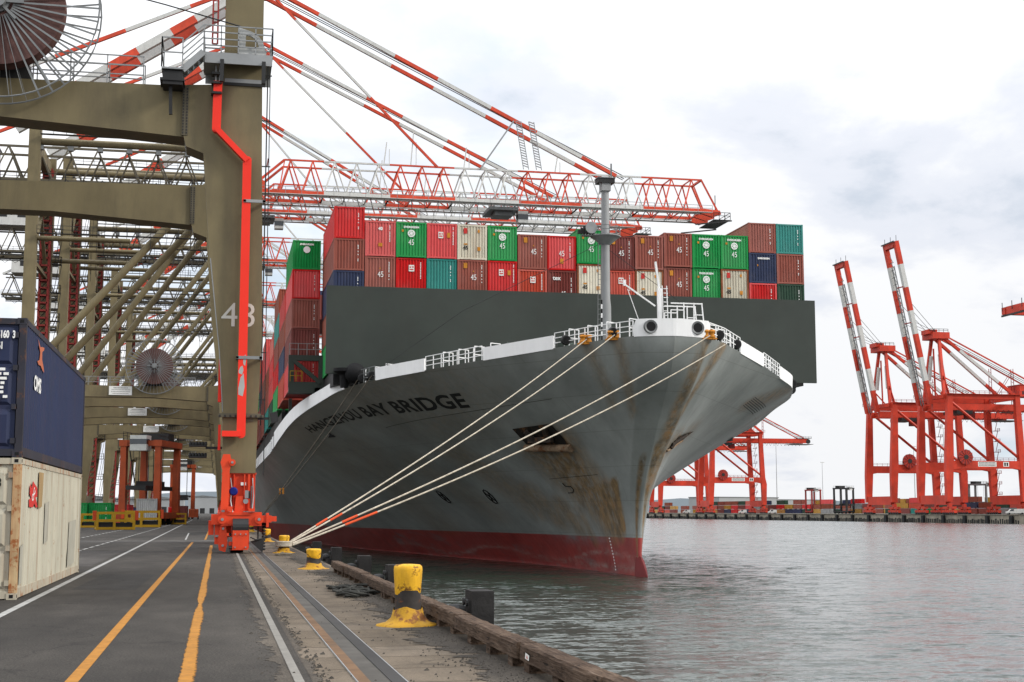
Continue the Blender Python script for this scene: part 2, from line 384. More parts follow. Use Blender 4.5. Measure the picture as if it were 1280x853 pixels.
# flush channel beside the apron: angle iron, rust strip, steel plate, rubber belt lip
rust_plate = mat('rusty_plate', (0.20, 0.115, 0.06), 0.8, var=0.4, scale=1.4, dirt=0.4)
plate = mat('worn_plate', (0.12, 0.112, 0.10), 0.85, 0.0, spec=.1, var=0.3, scale=1.2, dirt=0.4)
for nm, a, b_, z, m in (('channel_edge', 1.34, 1.352, 0.004, galv), ('channel_strip', 1.355, 1.47, 0.0, rust_plate), ('channel_plate', 1.47, 1.66, -0.002, plate),
                       ('channel_belt', 1.66, 1.80, 0.006, mat('belt_rubber', (0.05, 0.048, 0.046), 0.7, var=0.3, dirt=0.2)), ('channel_edge', 1.80, 1.812, 0.008, galv)):
    mb = MB(); mb.box(a, b_, 5, 400, -0.05, z); struct(mb.build(nm, m))
# crane rail, flush in its groove
rail_m = mat('rail_steel', (0.29, 0.275, 0.245), 0.75, 0.0, spec=.1, dirt=.35, var=0.15, scale=2)
mb = MB(); mb.box(0.76, 0.85, 5, 900, -0.06, 0.012); struct(mb.build('crane_rail', rail_m))
mb = MB(); mb.box(0.70, 0.76, 5, 900, -0.06, 0.002); mb.box(0.85, 0.93, 5, 900, -0.06, -0.004); struct(mb.build('rail_groove', dirt_m))
mb = MB(); mb.box(-25.65, -25.56, 5, 900, -0.06, 0.012); struct(mb.build('crane_rail', rail_m))
# painted lines
line_white = mat('line_white', (0.46, 0.455, 0.43), 0.7, var=0.25, scale=2, dirt=0.45)
line_yel = mat('line_yellow', (0.50, 0.22, 0.032), 0.8, var=0.25, scale=5, dirt=0.45)
def strip(p, q, w, m, z=0.004, n=60, rag=0.0, seed=0):
    rnd = random.Random(seed); v = []
    for i in range(n + 1):
        t = (i / n) ** 2; x = p[0] + (q[0]-p[0])*t; y = p[1] + (q[1]-p[1])*t
        nar = (1 - .75*math.exp(-((y - 25.5)/1.1)**2)) if rag else 1.0; wob = .010*math.sin(y*.9) if rag else 0
        v += [(x - w/2*nar - rnd.uniform(0, rag), y, z), (x + w/2*nar + rnd.uniform(0, rag)*(1.5 if rag else 1) + wob*nar, y, z)]
    mb = MB(); mb.add(v, [(2*i, 2*i+1, 2*i+3, 2*i+2) for i in range(n)])
    return struct(mb.build('painted_line', m))
strip((-3.2, 15), (-4.7, 300), 0.13, line_white)
strip((-1.31, 12), (-1.20, 77), 0.125, line_yel)
strip((-0.255, 12), (-0.21, 70), 0.10, line_yel, n=1100, rag=0.026, seed=4)
strip((-1.7, 84), (-2.0, 110), 0.10, line_white); strip((-0.6, 84), (-0.6, 240), 0.12, line_yel)
for k in range(40):
    y = 60 + k * 3.2; strip((-5.5, y), (-5.5, y + 2.2), 0.13, line_white, n=2)
    strip((-8.1, y), (-8.1, y + 1.9), 0.16, line_white, n=2)
sheet('concrete_crossing', [(-40, 78), (0.7, 78), (0.7, 83), (-40, 83)], 0.003, ground_material('crossing_concrete', (0.07, 0.064, 0.058)))

patch_a = ground_material('asphalt_patch_dark', (0.028, 0.026, 0.024)); patch_b = ground_material('asphalt_patch_pale', (0.056, 0.051, 0.046))
sheet('asphalt_patch', [(-2.9, 31), (-1.6, 30.6), (-1.5, 38), (-2.8, 38.4)], 0.002, patch_a)
sheet('asphalt_patch', [(-6.5, 44), (-3.6, 44), (-3.7, 61), (-6.4, 61)], 0.002, patch_b)
# quay face under the deck
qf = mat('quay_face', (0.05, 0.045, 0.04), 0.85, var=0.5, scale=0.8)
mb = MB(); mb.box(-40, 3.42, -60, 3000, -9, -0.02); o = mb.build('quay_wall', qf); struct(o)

# water
def water_material():
    m, nt, b = node_mat('harbour_water'); N = nt.nodes.new; L = nt.links.new
    b.inputs['Base Color'].default_value = (0.013, 0.022, 0.013, 1); b.inputs['Roughness'].default_value = 0.27; b.inputs['Coat Weight'].default_value = .8; b.inputs['Coat Roughness'].default_value = .22; b.inputs['Coat IOR'].default_value = 1.4; b.inputs['Specular IOR Level'].default_value = .7; b.inputs['IOR'].default_value = 1.34
    g = N('ShaderNodeNewGeometry')
    def noise(s, det, st, rg=0.6, dist=0.0):
        mp = N('ShaderNodeMapping'); mp.inputs['Scale'].default_value = st; mp.inputs['Rotation'].default_value = (0, 0, R(-18)); L(g.outputs['Position'], mp.inputs[0])
        n = N('ShaderNodeTexNoise'); n.inputs['Scale'].default_value = s; n.inputs['Detail'].default_value = det; n.inputs['Roughness'].default_value = rg; n.inputs['Distortion'].default_value = dist
        L(mp.outputs[0], n.inputs['Vector']); return n.outputs['Fac']
    def M(op, a, b_):
        x = N('ShaderNodeMath'); x.operation = op
        for i, k in enumerate((a, b_)):
            if isinstance(k, float): x.inputs[i].default_value = k
            else: L(k, x.inputs[i])
        return x.outputs[0]
    def noisec(sc_, det, st, rg=0.6):
        mp = N('ShaderNodeMapping'); mp.inputs['Scale'].default_value = st; mp.inputs['Rotation'].default_value = (0, 0, R(-14)); L(g.outputs['Position'], mp.inputs[0])
        n = N('ShaderNodeTexNoise'); n.inputs['Scale'].default_value = sc_; n.inputs['Detail'].default_value = det; n.inputs['Roughness'].default_value = rg
        L(mp.outputs[0], n.inputs['Vector']); return n.outputs['Color']
    def V(op, a, b_):
        x = N('ShaderNodeVectorMath'); x.operation = op
        for i, k in enumerate((a, b_)):
            if isinstance(k, tuple): x.inputs[i].default_value = k
            else: L(k, x.inputs[i])
        return x.outputs[0]
    # wind ripples: slopes from three sizes of wavelet (calmer patches where the gust field is low)
    gust = noise(0.05, 3, (0.5, 1, 1)); gm = N('ShaderNodeMapRange'); gm.inputs[1].default_value = .35; gm.inputs[2].default_value = .65; gm.inputs[3].default_value = .65; gm.inputs[4].default_value = 1.15; L(gust, gm.inputs[0])
    tot = None
    for sc_, det, st, amp in ((0.38, 2, (0.6, 1, 1), .45), (1.4, 3, (0.55, 1, 1), 1.9), (5.5, 2, (0.6, 1, 1), 1.2)):
        d = V('MULTIPLY', V('SUBTRACT', noisec(sc_, det, st), (.5, .5, .5)), (amp * 1.0, amp * 1.5, 0.0)); tot = d if tot is None else V('ADD', tot, d)
    sc = N('ShaderNodeVectorMath'); sc.operation = 'SCALE'; L(tot, sc.inputs[0]); L(gm.outputs[0], sc.inputs['Scale'])
    # constant tilt added to the normals towards this quay, so reflections reach higher sky
    nn = V('NORMALIZE', V('ADD', sc.outputs[0], (-0.03, -0.068, 1.0)), (0, 0, 0))
    L(nn, b.inputs['Normal']); L(nn, b.inputs['Coat Normal'])
    return m
water_m = water_material()
mb = MB(); mb.add([(3.35, -200, ZW), (300, -200, ZW), (300, 6000, ZW), (3.35, 6000, ZW)], [(0, 1, 2, 3)]); struct(mb.build('water', water_m))
XF = 283.0        # far quay edge
sheet('far_ground', [(XF - 2.0, -300), (6000, -300), (6000, 9000), (XF - 2.0, 9000)], 0.5, far_conc)
mb = MB(); mb.box(XF - 1.6, XF + 20, -300, 3000, -9, 0.46); struct(mb.build('far_quay_wall', mat('far_quay_face', (0.36, 0.32, 0.25), 0.85, var=0.4, scale=0.15, dirt=0.5)))
# distant land
hill_m = mat('distant_hills', (0.20, 0.235, 0.26), 0.95, var=0.12, scale=0.002)  # bluish distance haze is put into this colour
rnd = random.Random(2)
def hills(name, y, x0, x1, h, seed):
    rnd = random.Random(seed); n = 90; mb = MB(); v = []
    ph = [rnd.uniform(0, 6) for _ in range(5)]
    for i in range(n + 1):
        x = x0 + (x1 - x0) * i / n
        z = h * (0.62 + 0.16*math.sin(x/900 + ph[0]) + 0.12*math.sin(x/370 + ph[1]) + 0.06*math.sin(x/130 + ph[2])) + rnd.uniform(-1, 1) * h * 0.03
        v += [(x, y, -3), (x, y + 60, z), (x, y + 900, -3)]
    mb.add(v, [f for i in range(n) for f in ((3*i, 3*i+3, 3*i+4, 3*i+1), (3*i+1, 3*i+4, 3*i+5, 3*i+2))])
    return struct(mb.build(name, hill_m))
hills('hills', 7000, -4500, 9500, 110, 4)
# ------------------------------------------------------------------ quay cranes on this side (rails at x = 0.8 and x = -25.6)
LEG = 18.0
def zig(mb, x0, x1, y, z0, z1, bays, w, post=False, phase=0):
    dx = (x1 - x0) / bays
    for i in range(bays):
        a, b = x0 + i*dx, x0 + (i+1)*dx; m = (a + b) / 2
        if phase: mb.bar((a, y, z1), (m, y, z0), w, caps=False); mb.bar((m, y, z0), (b, y, z1), w, caps=False)
        else: mb.bar((a, y, z0), (m, y, z1), w, caps=False); mb.bar((m, y, z1), (b, y, z0), w, caps=False)
        if post: mb.bar((a, y, z0), (a, y, z1), w, caps=False)
def handrail(mb, p, q, h=1.1, n=None, w=0.05, rails=(1.0, 0.55)):
    p = Vector(p); q = Vector(q); n = n or max(1, int((q - p).length / 1.8))
    for i in range(n + 1):
        a = p.lerp(q, i / n); mb.bar(a, a + Vector((0, 0, h)), w, caps=False)
    for k in rails: mb.bar(p + Vector((0, 0, h*k)), q + Vector((0, 0, h*k)), w, caps=False)
def truss_piece(x0, x1, yc, zb, h, bays, cw, dw, hw=3.1, tw=2.2, zfirst=None):
    mb = MB()
    for s in (-1, 1):
        mb.bar((x0, yc + s*hw, zb), (x1, yc + s*hw, zb), cw, cw * 1.5)
        if zfirst is None: mb.bar((x0, yc + s*tw, zb + h), (x1, yc + s*tw, zb + h), cw * 0.7)
        else: mb.bar((x0, yc + s*tw, zb + zfirst), (x0 + 4, yc + s*tw, zb + h), cw); mb.bar((x0 + 4, yc + s*tw, zb + h), (x1, yc + s*tw, zb + h), cw * .7)
        dx = (x1 - x0) / bays
        for i in range(bays):
            a, b = x0 + i*dx, x0 + (i+1)*dx; m = (a+b)/2
            if not (zfirst is not None and i == 0): mb.bar((a, yc+s*hw, zb), (m, yc+s*tw, zb+h), dw, caps=False)
            else: m = x0 + 4
            mb.bar((m, yc+s*tw, zb+h), (b, yc+s*hw, zb), dw, caps=False)
    dx = (x1 - x0) / bays
    for i in range(bays + 1):
        a = x0 + i*dx; mb.bar((a, yc-hw, zb), (a, yc+hw, zb), dw, caps=False)
        if i < bays:
            mb.bar((a+dx/2, yc-tw, zb+h), (a+dx/2, yc+tw, zb+h), dw, caps=False)
            mb.bar((a, yc-hw, zb), (a+dx, yc+hw, zb), dw*0.8, caps=False)
    return mb
def banded(name, p, q, w, fr, parent, mats, h=None):
    """a straight member painted in bands: one mesh, colour bands along its length"""
    p = Vector(p); q = Vector(q); mb = MB(); pts = [0] + list(fr) + [1]
    for i in range(len(pts) - 1): mb.use(mats[i % 2]).bar(p.lerp(q, pts[i]), p.lerp(q, pts[i+1]), w, h)
    return mb.build(name, None, parent)
LEG_POLY = lambda zt: [(.2,3.1),(1.46,3.1),(1.5,5.4),(1.6,8.5),(1.53,12.4),(1.44,16),(1.4,18.85),(1.36,zt),(-.2,zt),(-.13,19.0),(-.3,18.72),(-1.66,18.62),(-1.66,16.5),(-1.55,16.1),(-.87,15.85),(-.52,11.7),(-.05,7.9),(.14,5.0)]
def make_reel(parent, r=3.75, rc=2.45):
    mb = MB()
    for rr, yy in ((r, -0.5), (r, 0.5)):
        mb.tube([(rr*math.cos(t), yy, rr*math.sin(t)) for t in np.linspace(0, 2*math.pi, 49)[:-1]], 0.035, 5, closed=True)
    for k in range(44):
        t = 2*math.pi*k/44; c, s_ = math.cos(t), math.sin(t)
        for yy in (-0.55, 0.55): mb.bar((0.55*c, yy*1.05, 0.55*s_), (r*c, yy*0.92, r*s_), 0.02 if yy < 0 else 0.016, 0.07, caps=False)
    reel = mb.build('cable_reel', grey_metal, parent)
    mb = MB(); prof = []
    for k in range(9): prof += [(rc, -0.45 + k*0.1), (rc - 0.04, -0.40 + k*0.1)]
    mb.lathe([(0.9, -0.47)] + prof + [(0.9, 0.46)], 40, axis='y'); mb.build('cable_coil', coil_m, reel)
    mb = MB(); mb.lathe([(0.42, -0.62), (0.42, 0.5)], 24, axis='y'); mb.lathe([(0.3, -0.9), (0.3, -0.6)], 16, axis='y')
    for k in range(8):
        t = 2*math.pi*k/8; mb.bar((0.3*math.cos(t), -0.66, 0.3*math.sin(t)), (0.95*math.cos(t), -0.66, 0.95*math.sin(t)), 0.08, 0.1)
    mb.build('hub', grey_metal, reel)
    return reel
def wheel_truck(mb, cx, cy, red=crane_red):
    mb.use(red)
    mb.prism([(cy-3.2, .75), (cy-2.4, 1.75), (cy-.5, 1.9), (cy, 3.1), (cy+.5, 1.9), (cy+2.4, 1.75), (cy+3.2, .75)], cx-.42, cx+.42, 'x')
    for k in (-2.7, -1.5, 1.5, 2.7):
        mb.use(red).box(cx-.5, cx+.5, cy+k-.42, cy+k+.42, .35, 1.0)
        mb.use(dark_metal).lathe([(.36, -.16), (.36, .16)], 14, (cx, cy+k, .37), 'x')
def build_crane(Y0, zb, za, reach, label, near=False, sign=True, reelx=-8.7, stays=(58.6, 31.0)):
    c = empty('gantry_crane', (0, Y0, 0), 0, label, 'crane', 'olive container cranes along the quay')
    zt = zb + 6.0
    for fy in (0.0, LEG):
        ws = MB().prism(LEG_POLY(zt), fy, fy + 1.4); wl_ = ws.build('leg', olive, c)
        MB().prism([(-24.85 - x, z) for x, z in LEG_POLY(zt)], fy, fy + 1.4).build('leg', olive, c)
        top, t2 = (18.6 - 0.12), 0.08
        pb = MB().prism([(-1.66, 18.6), (-1.66, 16.5), (-3.5, 16.62), (-8.7, 16.95), (-17.8, 16.95), (-23.0, 16.62), (-23.18, 16.5), (-23.18, 18.6), (-12, 18.45)], fy + t2, fy + 1.55)
        pbo = pb.build('portal_beam', olive, c)
        for x in (-1.62, -23.2):
            sp = MB()
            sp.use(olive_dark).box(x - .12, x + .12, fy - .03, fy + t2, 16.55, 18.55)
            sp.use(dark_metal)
            for k in range(16):
                for dx in (-.07, .07): sp.box(x + dx - .025, x + dx + .025, fy - .05, fy - .028, 16.62 + k*.12, 16.68 + k*.12)
            sp.build('splice_plate', None, pbo)
        MB().tube([(-24.6, fy + .7, 21.0), (-0.9, fy + .7, zb + 0.8)], .52, 12).build('brace', olive, c, 40)
        MB().tube([(-25.0, fy + .7, zb + 4.2), (-0.2, fy + .7, zb + 4.2)], .5, 10).build('tie_tube', olive, c, 40)
        MB().tube([(-25.0, fy + .7, zb - 9.2), (-12.5, fy + .7, zb - 9.2)], .35, 10).build('tie_tube', olive, c, 40)
    for x in (.85, -25.7):
        if not near or x < 0:
            mb = MB(); mb.use(olive).box(x - .5, x + .5, 1.4, LEG, 3.3, 4.7); mb.build('sill_beam', None, c)
        MB().box(x - .6, x + .5, 1.4, LEG, zb + 3.4, zb + 5.2).build('upper_beam', olive, c)
        for fy in (0.7, LEG + 0.7):
            if near and x > 0 and fy < 1: continue
            mb = MB(); wheel_truck(mb, x, fy); mb.build('bogie', None, c)
    # landside girder (lattice) with catwalk, and machinery
    yc = LEG/2 + .7
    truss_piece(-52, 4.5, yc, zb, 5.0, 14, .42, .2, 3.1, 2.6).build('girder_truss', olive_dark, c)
    cw = MB()
    for s in (-1, 1):
        cw.use(dark_metal).box(-52, 4, yc + s*4.0 - .5, yc + s*4.0 + .5, zb - .35, zb - .27)
        cw.use(dark_metal); handrail(cw, (-52, yc + s*4.5, zb - .27), (4, yc + s*4.5, zb - .27), 1.1, 26, .07)
        cw.use(grey_metal).bar((-52, yc + s*3.4, zb - .7), (4, yc + s*3.4, zb - .7), .14, .22)
    for k in range(28): 
        x = -51 + k*2; cw.use(dark_metal).bar((x, yc + 4.7, zb - .3), (x + 1, yc + 4.7, zb - 1.0), .07, caps=False); cw.bar((x + 1, yc + 4.7, zb - 1.0), (x + 2, yc + 4.7, zb - .3), .07, caps=False)
    cw.build('catwalk', None, c)
    mh = MB(); mh.use(white_p).box(-50, -38, yc - 3.4, yc + 3.4, zb + 5.4, zb + 9.6); mh.use(grey_metal).box(-50.2, -37.8, yc - 3.6, yc + 3.6, zb + 9.6, zb + 9.8)
    mh.use(dark_metal)
    for k in range(3): mh.box(-48 + k*3.6, -46.4 + k*3.6, yc - 3.43, yc - 3.4, zb + 7, zb + 8.4)
    mh.build('machine_house', None, c)
    # pendant cables, floodlights and cross bracing that crowd the upper works
    rq = random.Random(int(Y0))
    for k in range(16):
        x = rq.uniform(-27, -1); y = rq.choice((-.3, LEG/2, LEG + 1)); MB().bar((x, y, zb - .5), (x + rq.uniform(-.3, .3), y, zb - rq.uniform(3, 12)), .07).build('pendant_cable', dark_metal, c)
    for k in range(7):
        x = -25 + k*3.9; cl = MB(); cl.use(grey_metal).box(x, x + .7, .2, .9, zb + 3.0, zb + 3.6); cl.use(dark_metal).bar((x, .6, zb + 3.6), (x, .6, zb + 4.2), .12); cl.build('floodlight', None, c)
    for x in (-25.4, .6):
        xb = MB(); xb.bar((x, 1.4, zb - 12), (x, LEG, zb + 3), .45); xb.bar((x, LEG, zb - 12), (x, 1.4, zb + 3), .45); xb.bar((x, 1.4, zb - 12), (x, LEG, zb - 12), .5); xb.build('cross_bracing', olive, c)
    for z, y in ((zb - 8.8, -.5), (zb + 4.9, -.5)):
        wk = MB().use(dark_metal); wk.box(-24.6, -1, y - .35, y + .35, z, z + .08); handrail(wk, (-24.6, y - .35, z), (-1, y - .35, z), 1.1, 14, .06, (1, .5))
        wk.build('side_walkway', None, c)
    # boom in red and white lattice sections
    x0 = 4.5; n = 7; dx = (reach - x0) / n
    for k in range(n):
        truss_piece(x0 + k*dx, x0 + (k+1)*dx, yc, zb, 5.0, 3, .34, .16, zfirst=1.4 if k == 0 else None).build('boom_section', boom_red if k % 2 == 0 else white_p, c)
    bw = MB()
    for s in (-1, 1):
        bw.use(white_p).box(4, reach + 1, yc + s*3.9 - .4, yc + s*3.9 + .4, zb - .5, zb - .42); bw.use(galv)
        handrail(bw, (4, yc + s*4.3, zb - .42), (reach + 1, yc + s*4.3, zb - .42), 1.0, 30, .06)
        bw.use(white_p).bar((4, yc + s*2.6, zb - .40), (reach, yc + s*2.6, zb - .40), .16, .22)
    for k in range(34):
        x = 5 + k*2; bw.use(galv).bar((x, yc - 3.4, zb - .45), (x + 1, yc + 3.4, zb - .45), .1, caps=False)
    bw.build('boom_walkway', None, c)
    tip = MB(); tip.use(boom_red)
    for s in (-3, 0, 3): tip.prism([(reach, zb + .3), (reach + 2.6, zb + .1), (reach + 2.8, zb - .5), (reach + 1.4, zb - 1.0), (reach - .6, zb - .4)], yc + s - .25, yc + s + .25)
    tip.use(dark_metal).box(reach + 1.5, reach + 4.2, yc - 3.4, yc + 3.4, zb - 1.45, zb - 1.35); tip.bar((reach - 1.5, yc - 3.5, zb - 2.3), (reach + 4.4, yc - 3.5, zb - 1.5), .1, .2); tip.bar((reach - 1.5, yc + 3.5, zb - 2.3), (reach + 4.4, yc + 3.5, zb - 1.5), .1, .2)
    handrail(tip, (reach + 1.5, yc - 3.4, zb - 1.35), (reach + 4.2, yc - 3.4, zb - 1.35), 1.1, 3, .07); handrail(tip, (reach + 4.2, yc - 3.4, zb - 1.35), (reach + 4.2, yc + 3.4, zb - 1.35), 1.1, 3, .07)
    tip.bar((reach + 3, yc, zb), (reach + 3, yc, zb + 3.2), .1); tip.use(boom_red).bar((reach, yc - 2.2, zb + 5), (reach + 2.4, yc - 2.8, zb), .25); tip.bar((reach, yc + 2.2, zb + 5), (reach + 2.4, yc + 2.8, zb), .25)
    tip.bar((reach, yc - 2.2, zb + 5), (reach, yc + 2.2, zb + 5), .3)
    tip.build('boom_tip', None, c)
    hg = MB(); hp_ = [(-.5, zb - .25), (5.4, zb - .25), (5.8, zb + 1.2), (4.2, zb + 2.6), (1.5, zb + 1.6), (-.5, zb + 2.2)]; hg.prism(hp_, yc - 3.5, yc - 2.5); hg.prism(hp_, yc + 2.5, yc + 3.5)
    hg.build('boom_hinge', boom_red, c)
    # A-frame, back legs and stays
    ap = MB().use(boom_red)
    for s in (-1, 1):
        ap.bar((.6, yc + s*8.2, zb + 5.2), (4, yc + s*2.6, za), .9, 1.0); ap.bar((-1.2, yc + s*6, zb + 5), (3.2, yc + s*2.4, za), .35)
    ap.box(2.4, 5.6, yc - 3.4, yc + 3.4, za - .6, za + .5); ap.bar((.9, yc - 7, zb + 12), (.9, yc + 7, zb + 12), .5)
    ap.use(galv); handrail(ap, (2.2, yc - 3.4, za + .5), (5.8, yc - 3.4, za + .5), 1.1, 3, .08); ap.use(dark_metal).bar((4.5, yc, za), (4.5, yc, za + 4), .12)
    ap.build('apex_frame', None, c)
    for s in (-1, 1):
        banded('back_leg', (4, yc + s*2.3, za - .3), (-29.5, yc + s*2.3, zb + 8.6), .95, (.13, .26, .36, .5, .62, .74, .86), c, (boom_red, white_p), 1.1)
        if s < 0: banded('backstay', (4, yc + s*2.8, za), (-52, yc + s*2.8, zb + 5), .5, (.17, .33, .5, .66, .83), c, (boom_red, white_p))
        for xs, w, fr in ((stays[0], .52, (.16, .37, .49, .64, .77, .9)), (stays[1], .34, (.2, .62))):
            if w == .34 and s > 0: continue
            banded('forestay', (4.4, yc + s*2.5, za), (xs, yc + s*2.2, zb + 5), w, fr, c, (boom_red, white_p))
    rp = MB()
    for s in (-.8, .2, 1.0): rp.tube([(4.4, yc + s, za + .2), (stays[0] + 2, yc + s, zb + 5.2)], .07, 4)
    rp.build('hoist_rope', dark_metal, c)
    # folding stay ladder and small masts on the boom
    lm = MB(); px = Vector((4.4 + (stays[0]-4.4)*.71, yc - 2.5, za + (zb + 5 - za)*.71))
    for dx in (0, 2.0):
        for a in (0, .8): lm.bar(px + Vector((dx + a, 0, 0)), px + Vector((dx + a + 1.2, 0, -7.4)), .10)
        for k in range(18): lm.bar(px + Vector((dx + .066*k, 0, -.4*k)), px + Vector((dx + .8 + .066*k, 0, -.4*k - .25)), .12)
    lm.bar(px + Vector((-.3, 0, 0)), px + Vector((-5.4, 0, zb + 5 - px.z)), .22)
    if 190 < Y0 < 220: lm.build('stay_ladder', galv, c)
    ms = MB()
    for xs, hh in ((27, 5.2), (23.0, 3.4), (35, 3.2), (49, 2.4)):
        ms.bar((xs, yc - 2.2, zb + 5), (xs + .4, yc - 2.2, zb + 5 + hh), .16); ms.bar((xs + .8, yc - 2.2, zb + 5), (xs + .8, yc - 2.2, zb + 5 + hh*.7), .1)
    ms.build('stay_bracket', white_p, c)
    # trolley with operator cab under the girder
    tx = 41.0 if Y0 > 195 and Y0 < 220 else 6.5
    tr = MB(); tr.use(grey_metal).box(tx - 2.2, tx + 2.2, yc - 3.0, yc + 3.0, zb - 1.2, zb - .7); tr.use(grey_metal).box(tx - 1.2, tx + 1.5, yc - 2.0, yc + 1.4, zb - 1.8, zb - 1.2)
    handrail(tr.use(galv), (tx - 2.2, yc - 3.2, zb - .7), (tx + 2.2, yc - 3.2, zb - .7), 1.1, 4, .07)
    tro = tr.build('trolley', None, c)
    cb = MB(); cb.use(white_p).box(tx + 2.2, tx + 3.7, yc - 2.8, yc - 1.2, zb - 3.0, zb - 1.2); cb.use(glass_d).box(tx + 2.17, tx + 3.73, yc - 2.83, yc - 1.17, zb - 2.5, zb - 1.7); cb.build('operator_cab', None, tro)
    # stair tower on the landside legs
    st = MB()
    TX, TY = -26.25, LEG - 2.2
    for sx, sy in ((.2, 0), (1.4, 0), (.2, 1.3), (1.4, 1.3)): st.use(dull_red).bar((TX + sx, TY + sy, 2), (TX + sx, TY + sy, zb + 4), .24)
    for k in range(int((zb + 2) / 1.1)):
        z = 2 + k*1.1
        for yy in (TY, TY + 1.3): st.use(dull_red).bar((TX + .2, yy, z), (TX + 1.4, yy, z), .24, caps=False)
        st.use(dark_metal).box(TX + .2, TX + 1.4, TY + .2, TY + 1.2, z, z + .1); st.bar((TX + .3, TY + .6, z), (TX + 1.3, TY + .6, z + 1.1), .25, .1)
    st.build('stair_tower', None, c)
    lt = MB(); lt.use(dark_metal)
    for k in range(int(zb / 4.2)):
        z = 4 + k*4.2; lt.box(-24.6, -23.3, LEG - .9, LEG + .3, z, z + .1); handrail(lt, (-23.3, LEG - .9, z + .1), (-23.3, LEG + .3, z + .1), 1.1, 1, .07); handrail(lt, (-24.6, LEG - .9, z), (-23.3, LEG - .9, z), 1.1, 1, .07)
        lt.bar((-24.2, LEG - .5, z), (-23.6, LEG - .5, z + 4.2), .08); lt.bar((-23.8, LEG - .5, z), (-23.2, LEG - .5, z + 4.2), .08)
    lt.build('landing_ladder', None, c)
    hs_ = MB().use(dark_metal)
    for k in range(9): hs_.tube([(-23 + k*2.4 + 1.2*t, .9, 17.9 + zb - 17.9 - 2.4 - 1.6*math.sin(math.pi*t)) for t in np.linspace(0, 2, 8)], .08, 4)
    hs_.build('festoon_cable', None, c)
    # beam-top walkway and cable reel
    hr = MB(); hr.use(galv); handrail(hr, (-23, .3, 18.55), (-3.3, .3, 18.62), 1.15, 14, .045, (1, .66, .33)); handrail(hr, (-23, 1.5, 18.55), (-3.3, 1.5, 18.62), 1.15, 14, .045, (1, .5))
    hr.build('handrail', None, c)
    reel = make_reel(c); reel.location = (reelx, -.75, 21.1)
    sup = MB(); sup.use(dark_metal).prism([(reelx - 1.2, 18.45), (reelx + 1.2, 18.45), (reelx + .35, 21.4), (reelx - .35, 21.4)], .25, 1.3)
    sup.build('reel_stand', None, c)
    # machinery and cable loops under the walkway at the portal beam's inner end
    if sign:
        sg = MB(); sg.box(-14.6, -11.6, -.06, -.005, 17.2, 18.4); sgo = sg.build('sign', sign_w, c); 
        ln = MB()
        for k, (a, b_) in enumerate(((.6, 2.4), (.35, 2.7), (.3, 2.6), (.5, 2.5))):
            z = 18.22 - k*.26; x = -14.6 + a
            while x < -14.6 + b_: ln.box(x, x + .13, -.075, -.06, z - (.09 if k == 0 else .05), z); x += .19
        ln.build('sign_text', ink, sgo)
    return c

crane43 = build_crane(57.0, 47.6, 79.0, 72.5, 'nearest olive gantry crane, numbered 43, with a red conduit down its leg', near=True, sign=False)
build_crane(198.0, 47.6, 79.0, 72.3, 'olive gantry crane with the longest lattice boom, over the ship just behind crane 43')
build_crane(240.0, 53.6, 84.6, 72.5, 'olive gantry crane whose red and white boom ends second, behind the grey mast')
build_crane(290.0, 53.6, 86.0, 70.0, 'olive gantry crane third beyond crane 43, its white sign third along the nested beams', stays=(52, 28))
build_crane(350.0, 53.6, 86.0, 66.0, 'farthest olive gantry crane seen through the nested portal beams', stays=(50, 28))

build_crane(412.0, 53.6, 86.0, 64.0, 'small distant olive gantry crane, fifth beyond crane 43, half hidden by nearer cranes', sign=False, stays=(50, 28))
build_crane(480.0, 47.6, 79.0, 64.0, 'small distant olive gantry crane, sixth beyond crane 43, deep in the row', sign=False, stays=(50, 28))
build_crane(560.0, 53.6, 86.0, 64.0, 'smallest olive gantry crane, at the far end of the row', sign=False, stays=(50, 28))

